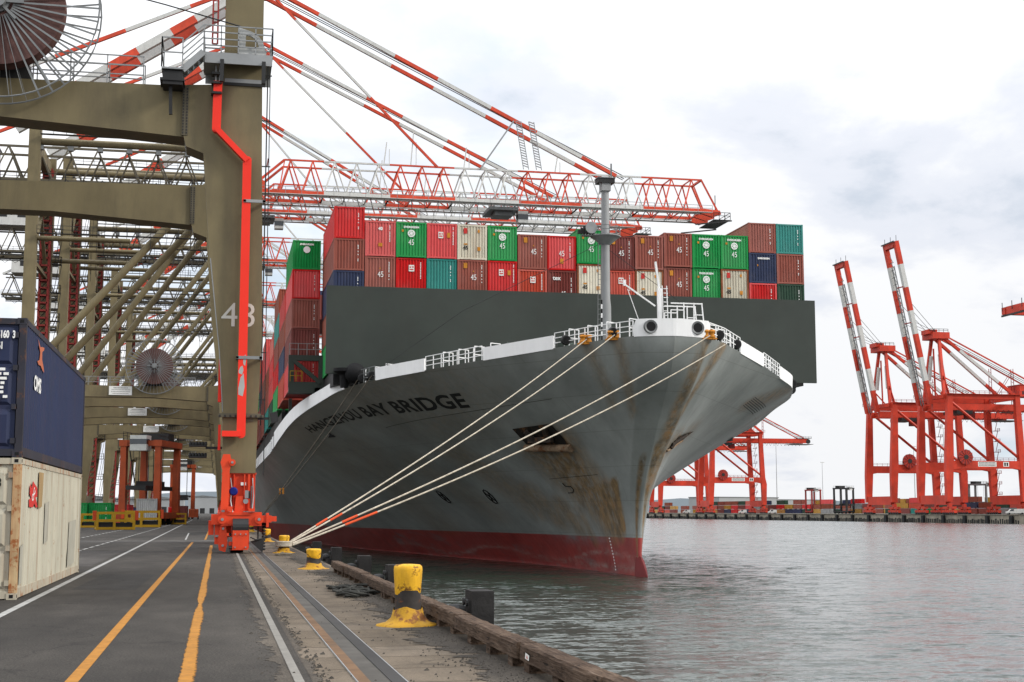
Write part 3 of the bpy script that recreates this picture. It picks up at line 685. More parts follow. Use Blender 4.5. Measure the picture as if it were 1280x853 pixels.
# --- details of the near leg of crane 43 (local y = 0 is its front face)
def near_leg_details(c):
    pipe = MB(); pipe.use(pipe_red)
    path = [(-.36, 18.75), (-.38, 16.8), (.86, 15.55), (.86, 4.62), (.12, 4.62)]
    w = .17
    def seg(a, b, ww=.34):
        pipe.bar((a[0], -.28, a[1]), (b[0], -.28, b[1]), ww, .22)
    for a, b in zip(path[:-1], path[1:]): seg(a, b)
    for p in path[1:-1]: pipe.lathe([(.172, -.394), (.172, -.166)], 16, (p[0], 0, p[1]), 'y')
    po = pipe.build('conduit', None, c)
    sp = MB(); rnd = random.Random(3)
    for (x, z, w_, h) in ((.80, 7.0, .10, .30), (.83, 6.15, .13, .85), (.93, 7.35, .06, .4)):
        sp.add([(x - w_ + .02, -.393, z), (x + w_*.5, -.393, z - .06), (x + w_, -.393, z + h*.4), (x + w_*.6, -.393, z + h), (x - w_*.3, -.393, z + h*.8), (x - w_*.9, -.393, z + h*.3)], [(0, 1, 2, 3, 4, 5)])
    sp.build('primer_patch', silver_patch, po)
    br = MB()
    for z, x0 in ((13.9, .75), (7.62, .60)): br.box(x0, 1.62, -.42, -.36, z - .06, z + .06); br.box(x0, x0 + .1, -.42, 0, z - .05, z + .05); br.box(1.5, 1.62, -.42, 0, z - .05, z + .05)
    br.build('conduit_bracket', galv, po)
    nm = MB(); text_into(nm, '4', 1.36, flat(.32, -.012, 9.3)); text_into(nm, '3', 1.36, flat(1.06, -.012, 9.3)); nm.build('crane_number', num_w, c)
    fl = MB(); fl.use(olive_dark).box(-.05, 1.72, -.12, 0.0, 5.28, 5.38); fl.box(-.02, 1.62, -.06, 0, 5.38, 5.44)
    ws_ = MB()
    ws_.add([(-.50, -.012, 11.6), (-.465, -.012, 11.6), (-.035, -.012, 7.9), (-.07, -.012, 7.9), (.125, -.012, 5.5), (.15, -.012, 5.5)], [(0, 1, 2, 3), (3, 2, 5, 4)])
    ws_.build('weld_seam', galv, c); fl.use(dark_metal)
    for k in range(9): fl.box(.0 + k*.2, .06 + k*.2, -.15, -.12, 5.29, 5.37)
    fl.build('leg_flange', None, c)
    pl = MB(); pl.use(olive_dark).box(.95, 1.32, -.03, 0, 5.12, 5.26)
    pl.build('leg_lamp_plate', None, c)
    # grey platform round the leg above the beam, with stair and gusset
    g = MB(); g.use(galv)
    g.box(-.95, 1.78, -.7, 2.2, 19.75, 19.83); g.box(-.9, 1.76, -.72, -.64, 19.38, 19.75); g.box(-.9, 1.76, 2.14, 2.22, 19.38, 19.75)
    for z, k in ((19.83, 0),):
        handrail(g, (-.95, -.7, z), (1.76, -.7, z), 1.1, 4, .045, (1, .75, .5, .25)); handrail(g, (-.95, 2.2, z), (1.76, 2.2, z), 1.1, 4, .05, (1, .5)); handrail(g, (1.76, -.7, z), (1.76, 2.2, z), 1.1, 3, .045, (1, .5)); handrail(g, (-.95, .2, z), (-.95, 2.2, z), 1.1, 2, .05, (1, .5))
    g.bar((-.95, -.9, 19.75), (-1.75, -.9, 18.95), .09, .26); g.bar((-.95, -.2, 19.75), (-1.75, -.2, 18.95), .09, .26)
    for k in range(4): g.box(-1.12 - k*.2, -.95 - k*.2, -.9, -.2, 19.56 - k*.2, 19.6 - k*.2)
    for h in (1.1, .85, .6, .35): g.bar((-.95, -.95, 19.75 + h), (-1.75, -.95, 18.95 + h), .045)
    g.box(-2.55, -1.7, -1.0, 1.0, 18.95, 19.02); handrail(g, (-2.55, -1.0, 19.02), (-1.75, -1.0, 19.02), 1.2, 1, .05, (1, .5)); handrail(g, (-2.55, -1, 19.02), (-2.55, 1, 19.02), 1.2, 1, .05, (1, .5))
    g.use(dark_metal).box(-2.5, -1.72, -.9, .2, 18.35, 18.9); g.box(-2.6, -1.66, -.95, .2, 18.5, 18.6); g.bar((-2.2, -.6, 18.4), (-2.16, -.6, 17.2), .13)
    for x in (-.22, 1.42): g.bar((x, -.8, 18.6), (x, -.8, 19.5), .15, .2)
    g.use(dark_metal).box(-.14, 1.52, -.06, 0, 18.7, 18.82); g.use(galv).box(-.1, 1.46, -.05, 0, 18.82, 18.98)
    for z in (18.2, 18.62, 19.0): g.use(dark_metal).box(-.62, -.2, -.5, -.05, z, z + .09)
    g.use(galv).bar((-.45, -.3, 18.2), (-.45, -.3, 19.4), .05); g.bar((-.3, -.3, 18.2), (-.3, -.3, 19.4), .04)
    g.build('platform', None, c)
    q = MB(); arc = [(1.5 - .0, 19.98)]
    prof = [(.42, 19.86), (1.52, 19.86), (1.52, 20.05)] + [(.62 + .84*math.cos(t), 20.02 + .84*math.sin(t)) for t in np.linspace(.12, 1.35, 9)] + [(.42, 20.95)]
    inner = [(.68, 20.12), (1.2, 20.12)] + [(.66 + .56*math.cos(t), 20.12 + .54*math.sin(t)) for t in np.linspace(.2, 1.5, 7)]
    # plate with a cut-out: ring of quads between outline and cut-out
    def resample(pts, n):
        pts = [Vector((*p, 0)) for p in pts] + [Vector((*pts[0], 0))]; ls = [0]
        for a, b in zip(pts[:-1], pts[1:]): ls.append(ls[-1] + (b - a).length)
        out = []
        for k in range(n):
            s = ls[-1]*k/n; i = max(j for j in range(len(pts)-1) if ls[j] <= s + 1e-9); f = (s - ls[i])/max(1e-6, ls[i+1]-ls[i]); out.append(pts[i].lerp(pts[i+1], f))
        return out
    A = resample(prof, 40); B = resample(inner, 40); n = 40; vs = []
    for y in (-.60, -.48):
        vs += [(p.x, y, p.y) for p in A] + [(p.x, y, p.y) for p in B]
    fs = []
    for i in range(n):
        j = (i+1) % n; fs += [(i, j, n+j, n+i), (2*n+i, 3*n+i, 3*n+j, 2*n+j), (i, 2*n+i, 2*n+j, j), (n+i, n+j, 3*n+j, 3*n+i)]
    q.add(vs, fs); q.build('gusset_plate', mat('gusset_paint', (.62, .63, .61), .5, var=.1, dirt=.2), c)
    sl = MB(); sl.bar((1.62, .4, 5.0), (1.62, .4, 20), .05); sl.bar((1.78, .4, 3.0), (1.72, .4, 20), .035)
    for z in np.arange(6, 20, 1.9): sl.box(1.4, 1.8, .38, .42, z, z + .04)
    sl.build('leg_cable', dark_metal, c)
    wr = MB(); wr.tube([(-8, -.4, 22.9), (-2.5, -.4, 21.75), (.5, -.4, 21.05)], .03, 5); wr.build('power_cable', dark_metal, c)
    dp = MB(); dp.use(dull_red)
    for x in (-.62, -.42): dp.bar((x, -.3, 20.3), (x, -.3, 30), .07)
    for k in range(20): dp.bar((-.62, -.3, 20.3 + k*.45), (-.42, -.3, 20.3 + k*.45), .05)
    dp.build('leg_ladder', None, c)
    # bolted bogie set
    b = MB(); b.use(crane_red)
    b.box(.22, 1.46, .12, 1.3, 1.62, 3.12); b.box(.42, .50, .02, .12, 1.7, 3.05); b.box(1.18, 1.26, .02, .12, 1.7, 3.05); b.box(.16, 1.5, .05, 1.35, 3.05, 3.12)
    b.prism([(.55, .1), (1.05, .1), (1.0, 2.2), (.72, 2.2)], -.25, .12)
    b.box(.16, 1.72, -.55, 1.4, 1.05, 1.58); b.box(-.2, .22, -.45, .9, 1.1, 1.5); b.box(1.72, 2.1, -.4, .5, 1.18, 1.45)
    for x in (.22, 1.62): b.lathe([(.17, -.62), (.17, -.50)], 14, (x, 0, 1.3), 'y')
    b.prism([(.14, 1.5), (.44, 1.5), (.46, 3.2), (.54, 3.5), (.46, 3.82), (.20, 3.82), (.1, 3.5), (.18, 3.2)], -.42, -.12)
    b.lathe([(.13, -.48), (.13, -.06)], 12, (.55, 0, 3.5), 'y')
    b.box(-.06, .16, -.3, .6, .35, 1.1); b.box(-.3, -.1, -.1, .5, .7, 1.25); b.prism([(.12, .12), (.36, .05), (.44, .4), (.36, 1.1), (.16, 1.1), (.06, .5)], -.5, -.2)
    b.box(.62, 1.22, -.9, -.35, .14, .88); b.box(.58, 1.26, -.35, .9, .2, 1.1)
    b.prism([(-3.2, .95), (1.2, .95), (1.2, 1.6), (-.2, 1.6)], .3, .6, 'x') if False else None
    b.box(.3, 1.25, 1.35, 9.0, .75, 1.5); b.box(2.08, 2.3, -.35, -.15, 1.22, 1.42); b.box(1.9, 2.0, -.45, .3, 1.0, 1.55)
    b.use(dark_metal)
    b.lathe([(.34, -.3), (.34, .3)], 18, (.92, -.55, 1.0), 'x')
    for y in (.2, 1.9, 3.4, 5.2, 6.8): b.lathe([(.36, .55), (.36, 1.05)], 18, (0, y, .37), 'x')
    b.box(.80, 1.06, -.62, -.58, 1.02, 1.2); b.box(1.16, 1.26, -.2, -.1, 2.1, 2.4); b.use(galv).lathe([(.10, -.3), (.10, -.2)], 12, (1.1, 0, 2.0), 'y')
    for (x0, x1, y, z0, z1) in ((.66, 1.18, -.33, .9, 1.04), (.26, .5, .1, 1.6, 1.66), (1.30, 1.42, .1, 1.75, 2.6), (.18, .30, -.47, 1.58, 1.66), (-.04, .14, -.32, .62, .70), (.44, .62, -.36, .2, .62)): b.box(x0, x1, y - .03, y + .05, z0, z1)  # dark strips stand in for the shaded gaps between plates
    for (x, z, r) in ((.22, 1.3, .06), (1.62, 1.3, .06), (.55, 3.5, .05), (.26, .3, .05), (.26, .95, .05), (.92, .74, .03), (.72, .74, .03), (1.12, .74, .03), (.72, .24, .03), (1.12, .24, .03)): b.lathe([(r, -.04), (r, .04)], 8, (x, -.62 if z == 1.3 else (-.92 if .6 < x < 1.2 else -.5), z), 'y')
    b.tube([(.5, -.1, 2.9), (.56, -.3, 2.5), (.52, -.4, 2.0), (.62, -.5, 1.5)], .025, 6); b.tube([(1.35, -.1, 2.9), (1.4, -.3, 2.2), (1.34, -.56, 1.6)], .022, 6); b.box(1.06, 1.2, -.3, -.2, 2.12, 2.42)
    b.use(sign_w).box(.9, 1.1, .0, .1, 2.62, 2.74)
    b.use(crane_red)
    for x in (.3, .62, 1.02, 1.36): b.box(x, x + .05, -.02, .12, 1.62, 3.05)
    b.box(.42, 1.3, -.58, -.5, 1.1, 1.18); b.box(.42, 1.3, -.58, -.5, 1.46, 1.54); b.box(.40, .6, -.75, -.5, 1.62, 1.8); b.box(1.2, 1.45, -.7, -.4, 1.6, 1.72)
    b.box(.48, .6, -.55, -.35, .3, .45); b.box(.1, .9, -.3, -.2, .56, .66)
    bo = b.build('bogie', None, c)
    l = MB(); l.lathe([(.05, -.18), (.17, -.2), (.17, -.34), (.12, -.4)], 16, (.62, 0, 2.38), 'y'); l.build('marker_lamp', blue_lamp, bo)
    k = MB(); k.use(dark_metal)
    for z in np.arange(.1, 1.1, .12): k.lathe([(.055, z), (.085, z + .05), (.055, z + .1)], 8, (1.82, -.1, 0))
    k.bar((1.6, -.1, 1.05), (1.6, -.1, .35), .06); k.tube([(1.3, -.5, .62), (1.5, -.5, .52), (1.75, -.4, .55), (1.85, -.2, .62)], .03, 6)
    k.prism([(1.3, .45), (1.85, .62), (1.78, .02)], -.42, -.36)
    k.build('buffer_chain', None, bo)
    hx = MB(); hx.use(dark_metal).prism([(1.95, 5.45), (2.25, 5.55), (2.3, 5.15), (2.05, 5.05)], -.1, .1); hx.box(1.5, 1.95, -.05, .05, 5.2, 5.3); hx.build('limit_switch', None, c)
    rd = MB(); rd.box(-.06, .07, .2, .5, 5.9, 7.6); rd.box(-.02, .08, .2, .5, 4.0, 5.0); rd.build('red_guard', pipe_red, c)
    fl = MB(); fl.use(dark_metal)
    for z in (3.75, 4.2): 
        fl.box(-1.15, -.45, 1.5, 2.2, z, z + .06)
        for k2 in range(6): fl.lathe([(.05, z + .02), (.065, z + .1), (.05, z + .2)], 8, (-1.1 + k2*.12, 1.7, 0))
    fl.box(-.5, .15, 1.6, 1.7, 4.1, 4.2); fl.build('festoon_loops', None, c)
near_leg_details(crane43)

# ------------------------------------------------------------------ red cranes on the far quay (water is to their -x)
def far_crane(Y0, L, label, raised=True, zb=46.5, reach=67.5, cat='crane', number=True, house=37):
    c = empty('gantry_crane', (XF + .5, Y0, .5), 0, label, cat, 'orange red cranes on the far quay')
    yc = L/2; G = 32.5
    for y in (0, L):
        for x, s in ((0, 1), (G, -1)):
            lean = 1.5*s
            mb = MB(); mb.prism([(x - 1.2 - .2*s, 5), (x + 1.2 - .2*s, 5), (x + 1.8, 17.2), (x + 1.5 + lean*.4, 21), (x + 1.05 + lean, zb + 1.5), (x - 1.05 + lean, zb + 1.5), (x - 1.5 + lean*.2, 21), (x - 1.4, 17)], y - 1.0, y + 1.0); mb.build('leg', far_red, c)
        MB().prism([(1.2, 17.6), (4, 18.1), (G - 4, 18.1), (G - 1.2, 17.6), (G - 1.2, 21.2), (1.2, 21.2)], y - .95, y + .95).build('portal_beam', far_red, c)
        MB().tube([(1.8, y, zb - 1.5), (G - 1.2, y, 22.2)], .6, 8).build('brace', far_red, c)
        MB().box(.5, G - .5, y - .77, y + .77, zb - .6, zb + 1.3).build('top_beam', far_red, c)
        hb = MB(); handrail(hb, (1.5, y - .8, 21.2), (G - 1.5, y - .8, 21.2), 1.2, 12, .1); hb.build('handrail', dull_red, c)
    for x in (0, G):
        MB().box(x - 1.1, x + 1.1, 1.0, L - 1.0, 4.0, 7.6).build('sill_beam', far_red, c)
        MB().box(x - .74, x + .74, .8, L - .8, zb - .45, zb + 1.15).build('top_beam', far_red, c)
        for y in (0.0, L):
            mb = MB()
            mb.use(far_red).box(x - .65, x + .65, y - .9, y + .9, 3.0, 4.4)
            for k in (-1, 1): mb.box(x - .62, x + .62, y + k*2.3 - 2.0, y + k*2.3 + 2.0, 2.2, 3.1); mb.box(x - .5, x + .5, y + k*2.3 - .6, y + k*2.3 + .6, 1.6, 2.2)
            for k in range(6):
                yy = y - 4 + k*1.6; mb.use(far_red).box(x - .7, x + .7, yy - .62, yy + .62, .6, 1.7); mb.use(dark_metal).lathe([(.5, -.73), (.5, .73)], 10, (x, yy, .5), 'x')
            mb.build('bogie', None, c)
    # girder to the landward end
    g = MB().use(far_red)
    for s in (-1, 1): g.box(-2, G + 31, yc + s*4 - .7, yc + s*4 + .7, zb - 4.6, zb - 2.0)
    for x in (0, 12, 24, 36, 48, 60): g.box(x - .4, x + .4, yc - 3.3, yc + 3.3, zb - 3.8, zb - 2.6)
    g.build('girder', None, c)
    e = MB().use(dark_metal); e.box(G + 24, G + 33, yc - 5, yc + 5, zb - 1.9, zb - 1.7); handrail(e, (G + 22, yc - 5, zb - 1.9), (G + 33, yc - 5, zb - 1.9), 1.2, 6, .12); 
    e.lathe([(1.4, -4.8), (1.4, -4.2)], 14, (G + 31, yc, zb - 3.6), 'y'); e.box(G + 20, G + 34, yc - 5.5, yc + 5.5, zb - 5.4, zb - 5.2); e.build('girder_end', None, c)
    fe = MB().use(dark_metal)
    for k in range(22):
        x = 8 + k*2.3; fe.bar((x, yc - 5.4, zb - 4.4), (x + 1.15, yc - 5.4, zb - 6.4), .1, caps=False); fe.bar((x + 1.15, yc - 5.4, zb - 6.4), (x + 2.3, yc - 5.4, zb - 4.4), .1, caps=False)
    fe.build('festoon_cable', None, c)
    m = MB().use(far_red).box(house, house + 15, yc - 4.5, yc + 4.5, zb + 1.4, zb + (6.0 if house > 30 else 4.2)); m.use(dull_red).box(house - .2, house + 15.2, yc - 4.7, yc + 4.7, zb + (6.0 if house > 30 else 4.2), zb + (6.3 if house > 30 else 4.5))
    m.use(dark_metal)
    for k in range(4): m.box(house + 1 + k*3.4, house + 2.6 + k*3.4, yc - 4.54, yc - 4.5, zb + 2.2, zb + 3.6)
    m.build('machine_house', None, c)
    # apex
    za = zb + 26
    a = MB().use(far_red)
    for s in (-1, 1):
        a.bar((1.2, yc + s*L*.36, zb + 1), (2.6, yc + s*2.8, za), 1.1, 1.2); a.bar((4.5, yc + s*5, zb + 1), (3, yc + s*2.6, za - 5), .5)
    a.box(-.8, 6.6, yc - 4.6, yc + 4.6, za - 1.6, za + 1.0); a.box(-2.0, 2, yc - 3, yc + 3, za + .4, za + 2.2); a.use(dark_metal); handrail(a, (-2, yc - 4.4, za + 1), (6, yc - 4.4, za + 1), 1.3, 4, .14)
    a.use(white_p)
    for s in (-1, 1): a.bar((2.0, yc + s*5.2, zb + 8), (2.4, yc + s*3.6, zb + 18), 1.16, 1.26)
    a.build('apex_frame', None, c)
    for s in (-1, 1):
        banded('back_leg', (3.6, yc + s*3.4, za - .4), (G + 2, yc + s*5.6, zb + 1), 1.15, (.24, .76), c, (far_red, white_p))
        MB().bar((4, yc + s*3.0, za + .4), (G + 29, yc + s*4, zb - 2), .5).build('backstay', far_red, c)
    # boom: two girders, banded red and white
    p0 = Vector((-3.0, yc, zb - 2.5)); ang = R(79) if raised else R(0); d = Vector((-math.cos(ang), 0, math.sin(ang))); up = Vector((math.sin(ang), 0, math.cos(ang)))
    for s in (-1, 1):
        a_, b_ = p0 + Vector((0, s*4.6, 0)), p0 + Vector((0, s*4.6, 0)) + d*reach
        banded('boom_girder', a_, b_, 1.7, [k/7 for k in range(1, 7)], c, (far_red, white_p if raised else far_red), 2.0)
    t = MB().use(far_red); q0, q1 = p0 + d*(reach - 1.2), p0 + d*reach; t.bar(q0 + Vector((0, -3.7, 0)), q0 + Vector((0, 3.7, 0)), 1.9, 2.2)
    t.use(dark_metal); t.bar(q1 + Vector((0, -5.5, 0)) - up*1.4, q1 + Vector((0, 5.5, 0)) - up*1.4, .3, .5)
    for s in (-5, 0, 5): t.bar(q1 + Vector((0, s, 0)), q1 + Vector((0, s, 0)) + Vector((0, 0, 2.4)), .15)
    t.build('boom_tip', None, c)
    w = MB().use(grey_metal)
    for k in range(0, 20):
        r0 = p0 + d*(3 + k*(reach - 8)/20); w.bar(r0 + Vector((0, 1.0, 0)), r0 + Vector((0, 3.6, 0)), .25, .2, caps=False); r1 = p0 + d*(3 + (k+1)*(reach-8)/20); w.bar(r0 + Vector((0, 1.2, 0)), r1 + Vector((0, 2.8, 0)), .18, caps=False)
    for s in (1.0, 3.0): w.bar(p0 + Vector((0, s, 0)), p0 + Vector((0, s, 0)) + d*reach*.86, .35, .3)
    for k in (.5, .72): 
        r0 = p0 + d*reach*k - up*1.4; w.use(dull_red).bar(r0 + Vector((0, -5.6, 0)), r0 + Vector((0, -3, 0)) - up*1.5, .4)
    w.build('boom_catwalk', None, c)
    sw = MB().use(dark_metal)
    for s in (-1, 0, 1):
        sw.bar((3, yc + s*2, za), (G + 10, yc + s*2, zb + 7), .18); sw.bar((G + 10, yc + s*3, zb + 7), (G + 29, yc + s*3, zb - 1), .16)
        if raised:
            for f in (.5, .62): sw.bar(Vector((1.5, yc + s*3, za + 1)), p0 + d*reach*f + Vector((0, s*4, 0)) + up*1.2, .13)
        else: sw.bar(Vector((1.5, yc + s*3, za + 1)), p0 + d*reach*.8 + Vector((0, s*4, 1.2)), .4)
    sw.build('forestay', None, c)
    tr = MB().use(dark_metal).box(8, 15, yc - 5.5, yc + 5.5, zb - 6.2, zb - 4.8); tr.use(dull_red).box(15, 18, yc - 2, yc + 2, zb - 8, zb - 5); tr.build('trolley', None, c)
    rl = MB().use(dull_red).lathe([(3.0, -.5), (3.0, .5)], 24, (7, -1.2, 22.6), 'y'); rl.use(dark_metal).lathe([(1.0, -.7), (1.0, -.5)], 14, (7, -1.2, 22.6), 'y')
    for k in range(12): rl.use(far_red).bar((7, -1.75, 22.6), (7 + 3.2*math.cos(k*math.pi/6), -1.75, 22.6 + 3.2*math.sin(k*math.pi/6)), .2)
    rl.build('cable_reel', None, c)
    ml = MB().use(dull_red)
    for x in (G - 6, G + 4):
        for s in (-1, 1): ml.bar((x, yc + s*1.2, zb - 2), (x, yc + s*.8, zb + 13), .2)
        for k in range(7): ml.bar((x, yc - 1.1, zb - 1 + k*2), (x, yc + 1.1, zb + k*2), .14, caps=False)
    for s in (-1, 1):
        ml.bar((G - 6, yc + s, zb - 2), (G + 4, yc + s, zb + 12), .16); ml.use(far_red).bar((1, yc + s*L*.36, zb + 9), (6, yc + s*4, zb + 1), .5); ml.use(dull_red)
        ml.use(far_red).box(-1, G + 1, yc + s*(L/2 + 1.2) - .5, yc + s*(L/2 + 1.2) + .5, zb + 1.2, zb + 1.35); ml.use(dull_red); handrail(ml, (-1, yc + s*(L/2 + 1.7), zb + 1.35), (G + 1, yc + s*(L/2 + 1.7), zb + 1.35), 1.2, 14, .12)
    ml.build('top_walkway', None, c)
    ld = MB().use(dull_red)
    for k in range(9):
        z = 8 + k*4.4; ld.box(G + 1, G + 3, L - 2, L, z, z + .2); handrail(ld, (G + 3, L - 2, z), (G + 3, L, z), 1.2, 1, .14); ld.bar((G + 1.4, L - 1, z), (G + 2.6, L - 1, z + 4.4), .18)
    ld.build('landing_ladder', None, c)
    if number:
        sg = MB().box(12.5, 20.5, -.97, -.91, 18.9, 20.8); so = sg.build('sign', sign_w, c)
        ln = MB()
        for k in range(3):
            x = 13.0
            while x < 20: ln.box(x, x + .42, -.99, -.97, 19.2 + k*.55, 19.5 + k*.55); x += .6
        ln.build('sign_text', ink, so)
        s2 = MB().box(23.5, 26, -.97, -.91, 18.9, 20.8); s2o = s2.build('sign', sign_w, c); n2 = MB().box(23.9, 24.6, -.99, -.97, 19.2, 20.5); n2.box(24.9, 25.6, -.99, -.97, 19.2, 20.5); n2.build('sign_text', ink, s2o)
    return c
far_crane(519.0, 23.0, 'orange red crane at the right with its striped boom raised, white sign on its beam')
far_crane(566.0, 24.0, 'orange red crane with raised striped boom standing left of the taller one', number=False)
far_crane(797.0, 19.0, 'orange red crane on the far quay under the ship bow, girder pointing right', house=13)
far_crane(895.0, 19.0, 'small distant red crane half hidden behind the ship bow', number=False, house=13)
far_crane(345.0, 20.0, 'red crane at the right picture edge with its boom lowered', raised=False, zb=59.5, reach=65.5, number=False)
# ------------------------------------------------------------------ the ship
XC = 28.5
DK = np.array([(86.45,0,12.85),(86.6,1.2,12.83),(86.9,2.4,12.8),(88.8,4.2,12.7),(92,6.5,12.5),(97.3,10.3,12.2),(103,14.1,11.85),(107,16.8,11.6),(113,19.2,11.25),(120,20.4,10.7),(125,21.5,10.15),(130,22.2,9.5),(142,22.65,8.7),(156,22.85,8.0),(200,22.9,8.0),(300,22.9,8.0),(422,22.9,8.0)])
WLN = np.array([(94.8,0.12),(99.6,.35),(105,.6),(113.5,1.2),(123,2.5),(131,4.3),(140,6.1),(151,7.8),(164.6,10.4),(182,12.7),(199,14.6),(240,20),(275,22.7),(310,22.9),(422,22.9)])
SZ = np.array([-8,-2.8,-.2,1.3,2.7,4.3,5.85,7.4,8.9,10.3,11.8,12.85]); SY = np.array([94.8,94.8,94.75,94.5,94.05,93.1,91.8,90.4,88.95,87.6,86.75,86.45])
YE = 420.0
def smooth_interp(Y, xs, ys):
    # average over a small window: no kinks at the table's points
    return sum(np.interp(Y + k*np.clip((Y - 86.45)*.07, 0, 3), xs, ys) for k in (-1, -.5, 0, .5, 1))/5
def hull_point(q, t):
    """q: along the hull (330 m scale), t: up the side -> half breadth, y, z"""
    q = np.asarray(q, float); t = np.asarray(t, float)
    Yd = 86.45 + (330 - 86.45)*q; bd, zd = smooth_interp(Yd, DK[:,0], DK[:,1]), smooth_interp(Yd, DK[:,0], DK[:,2])
    z = ZW + t*(zd - ZW); ys = smooth_stem(z); Y = ys + (330 - ys)*q
    bw = smooth_interp(94.8 + (330 - 94.8)*q, WLN[:,0], WLN[:,1]); p = 1.3 - .3*np.clip((Yd - 86)/90, 0, 1)
    tt = np.clip(t, 0, 1.2); g = tt**p
    return np.where(t < 0, bw, bw*(1-g) + bd*g), Y, z
def smooth_stem(z): return sum(np.interp(z + k, SZ, SY) for k in (-.6, -.3, 0, .3, .6))/5
qs = np.concatenate([np.linspace(0, 1, 190)**2.2, [1.15, 1.366]]); ts = np.concatenate([[-.45, -.2], np.linspace(0, 1, 64)])
def hull_material():
    m, nt, b = node_mat('hull_paint'); N = nt.nodes.new; L = nt.links.new
    b.inputs['Roughness'].default_value = .42; b.inputs['Specular IOR Level'].default_value = .5
    tc = N('ShaderNodeTexCoord'); sep = N('ShaderNodeSeparateXYZ'); L(tc.outputs['Object'], sep.inputs[0]); z = sep.outputs[2]
    def noise(s, det, rg, st=(1,1,1), dist=0.0):
        mp = N('ShaderNodeMapping'); mp.inputs['Scale'].default_value = st; L(tc.outputs['Object'], mp.inputs[0])
        n = N('ShaderNodeTexNoise'); n.inputs['Scale'].default_value = s; n.inputs['Detail'].default_value = det; n.inputs['Roughness'].default_value = rg; n.inputs['Distortion'].default_value = dist
        L(mp.outputs[0], n.inputs['Vector']); return n.outputs['Fac']
    def mr(f, a, bb, c, d):
        r = N('ShaderNodeMapRange'); r.inputs[1].default_value = a; r.inputs[2].default_value = bb; r.inputs[3].default_value = c; r.inputs[4].default_value = d
        L(f, r.inputs[0]); return r.outputs[0]
    def mth(op, a, bb):
        x = N('ShaderNodeMath'); x.operation = op; x.use_clamp = True
        for i, k in enumerate((a, bb)):
            if isinstance(k, (int, float)): x.inputs[i].default_value = k
            else: L(k, x.inputs[i])
        return x.outputs[0]
    def mix(f, a, bb):
        x = N('ShaderNodeMix'); x.data_type = 'RGBA'
        if isinstance(f, (int, float)): x.inputs['Factor'].default_value = f
        else: L(f, x.inputs['Factor'])
        for k, v in (('A', a), ('B', bb)):
            if isinstance(v, tuple): x.inputs[k].default_value = (*v, 1)
            else: L(v, x.inputs[k])
        return x.outputs['Result']
    grey = mix(mr(noise(.25, 6, .6), .3, .7, 0, 1), (.165, .178, .168), (.28, .297, .283))
    grey = mix(mr(noise(.9, 7, .7, (1, 1, .12)), .5, .78, 0, .35), grey, (.13, .13, .112))       # weather streaks
    grey = mix(mr(noise(3, 8, .75, (.25, .25, 1)), .66, .70, 0, .30), grey, (.40, .40, .38))      # scuffs
    red = mix(mr(noise(.5, 8, .7), .35, .65, 0, 1), (.20, .019, .017), (.32, .040, .033))
    red = mix(mr(noise(1.2, 9, .75, (.5, .5, 1)), .60, .68, 0, .5), red, (.25, .12, .10))
    red = mix(mr(noise(.5, 8, .7, (.35, .35, 1.2)), .56, .70, 0, .6), red, (.13, .13, .13))
    line = mr(z, -.22, -.16, 0, 1)
    ab = N('ShaderNodeAttribute'); ab.attribute_name = 'bare'; red = mix(mth('MULTIPLY', ab.outputs['Fac'], mr(noise(.9, 8, .7, (.4, .4, 1)), .38, .58, 0, .85)), red, (.14, .155, .16))
    c = mix(line, red, grey)
    at = N('ShaderNodeAttribute'); at.attribute_name = 'stain'; a2 = N('ShaderNodeAttribute'); a2.attribute_name = 'scum'
    nz = noise(2.6, 9, .78, (1, 1, .16)); pat = noise(.7, 7, .7)
    f = mth('MULTIPLY', at.outputs['Fac'], mr(nz, .33, .52, 0.14, 1.0))
    rustc = mix(mr(noise(1.7, 9, .72, (1, 1, .4)), .42, .6, 0, 1), (.22, .135, .052), (.085, .055, .024))
    rustc = mix(mr(pat, .55, .7, 0, .8), rustc, (.33, .15, .035))
    c = mix(mth('MULTIPLY', f, 1.0), c, rustc)
    sq = N('ShaderNodeCombineXYZ'); L(sep.outputs[1], sq.inputs[0]); L(z, sq.inputs[1]); bk = N('ShaderNodeTexBrick'); bk.inputs['Scale'].default_value = 1; bk.inputs['Brick Width'].default_value = 9.5; bk.inputs['Row Height'].default_value = 2.35; bk.inputs['Mortar Size'].default_value = .022; bk.inputs['Mortar Smooth'].default_value = .4; bk.inputs['Color1'].default_value = (1, 1, 1, 1); bk.inputs['Color2'].default_value = (.92, .93, .92, 1); bk.inputs['Mortar'].default_value = (.66, .65, .62, 1); L(sq.outputs[0], bk.inputs['Vector'])
    mm = N('ShaderNodeMix'); mm.data_type = 'RGBA'; mm.blend_type = 'MULTIPLY'; mm.inputs['Factor'].default_value = .75; L(c, mm.inputs['A']); L(bk.outputs['Color'], mm.inputs['B']); c = mm.outputs['Result']
    c = mix(mr(noise(4, 7, .8, (.12, .12, 1.4)), .67, .70, 0, .35), c, (.07, .07, .06))      # rubbing marks
    rs = mr(noise(1.1, 10, .78, (1, 1, .5)), .68, .73, 0, .55)
    c = mix(rs, c, (.17, .09, .04))
    c = mix(mth('MULTIPLY', a2.outputs['Fac'], mr(noise(2.2, 8, .75, (.4, .4, 1)), .42, .62, 0, .8)), c, (.30, .25, .22))
    L(c, b.inputs['Base Color'])
    bp = N('ShaderNodeBump'); bp.inputs['Strength'].default_value = .25; bp.inputs['Distance'].default_value = .06
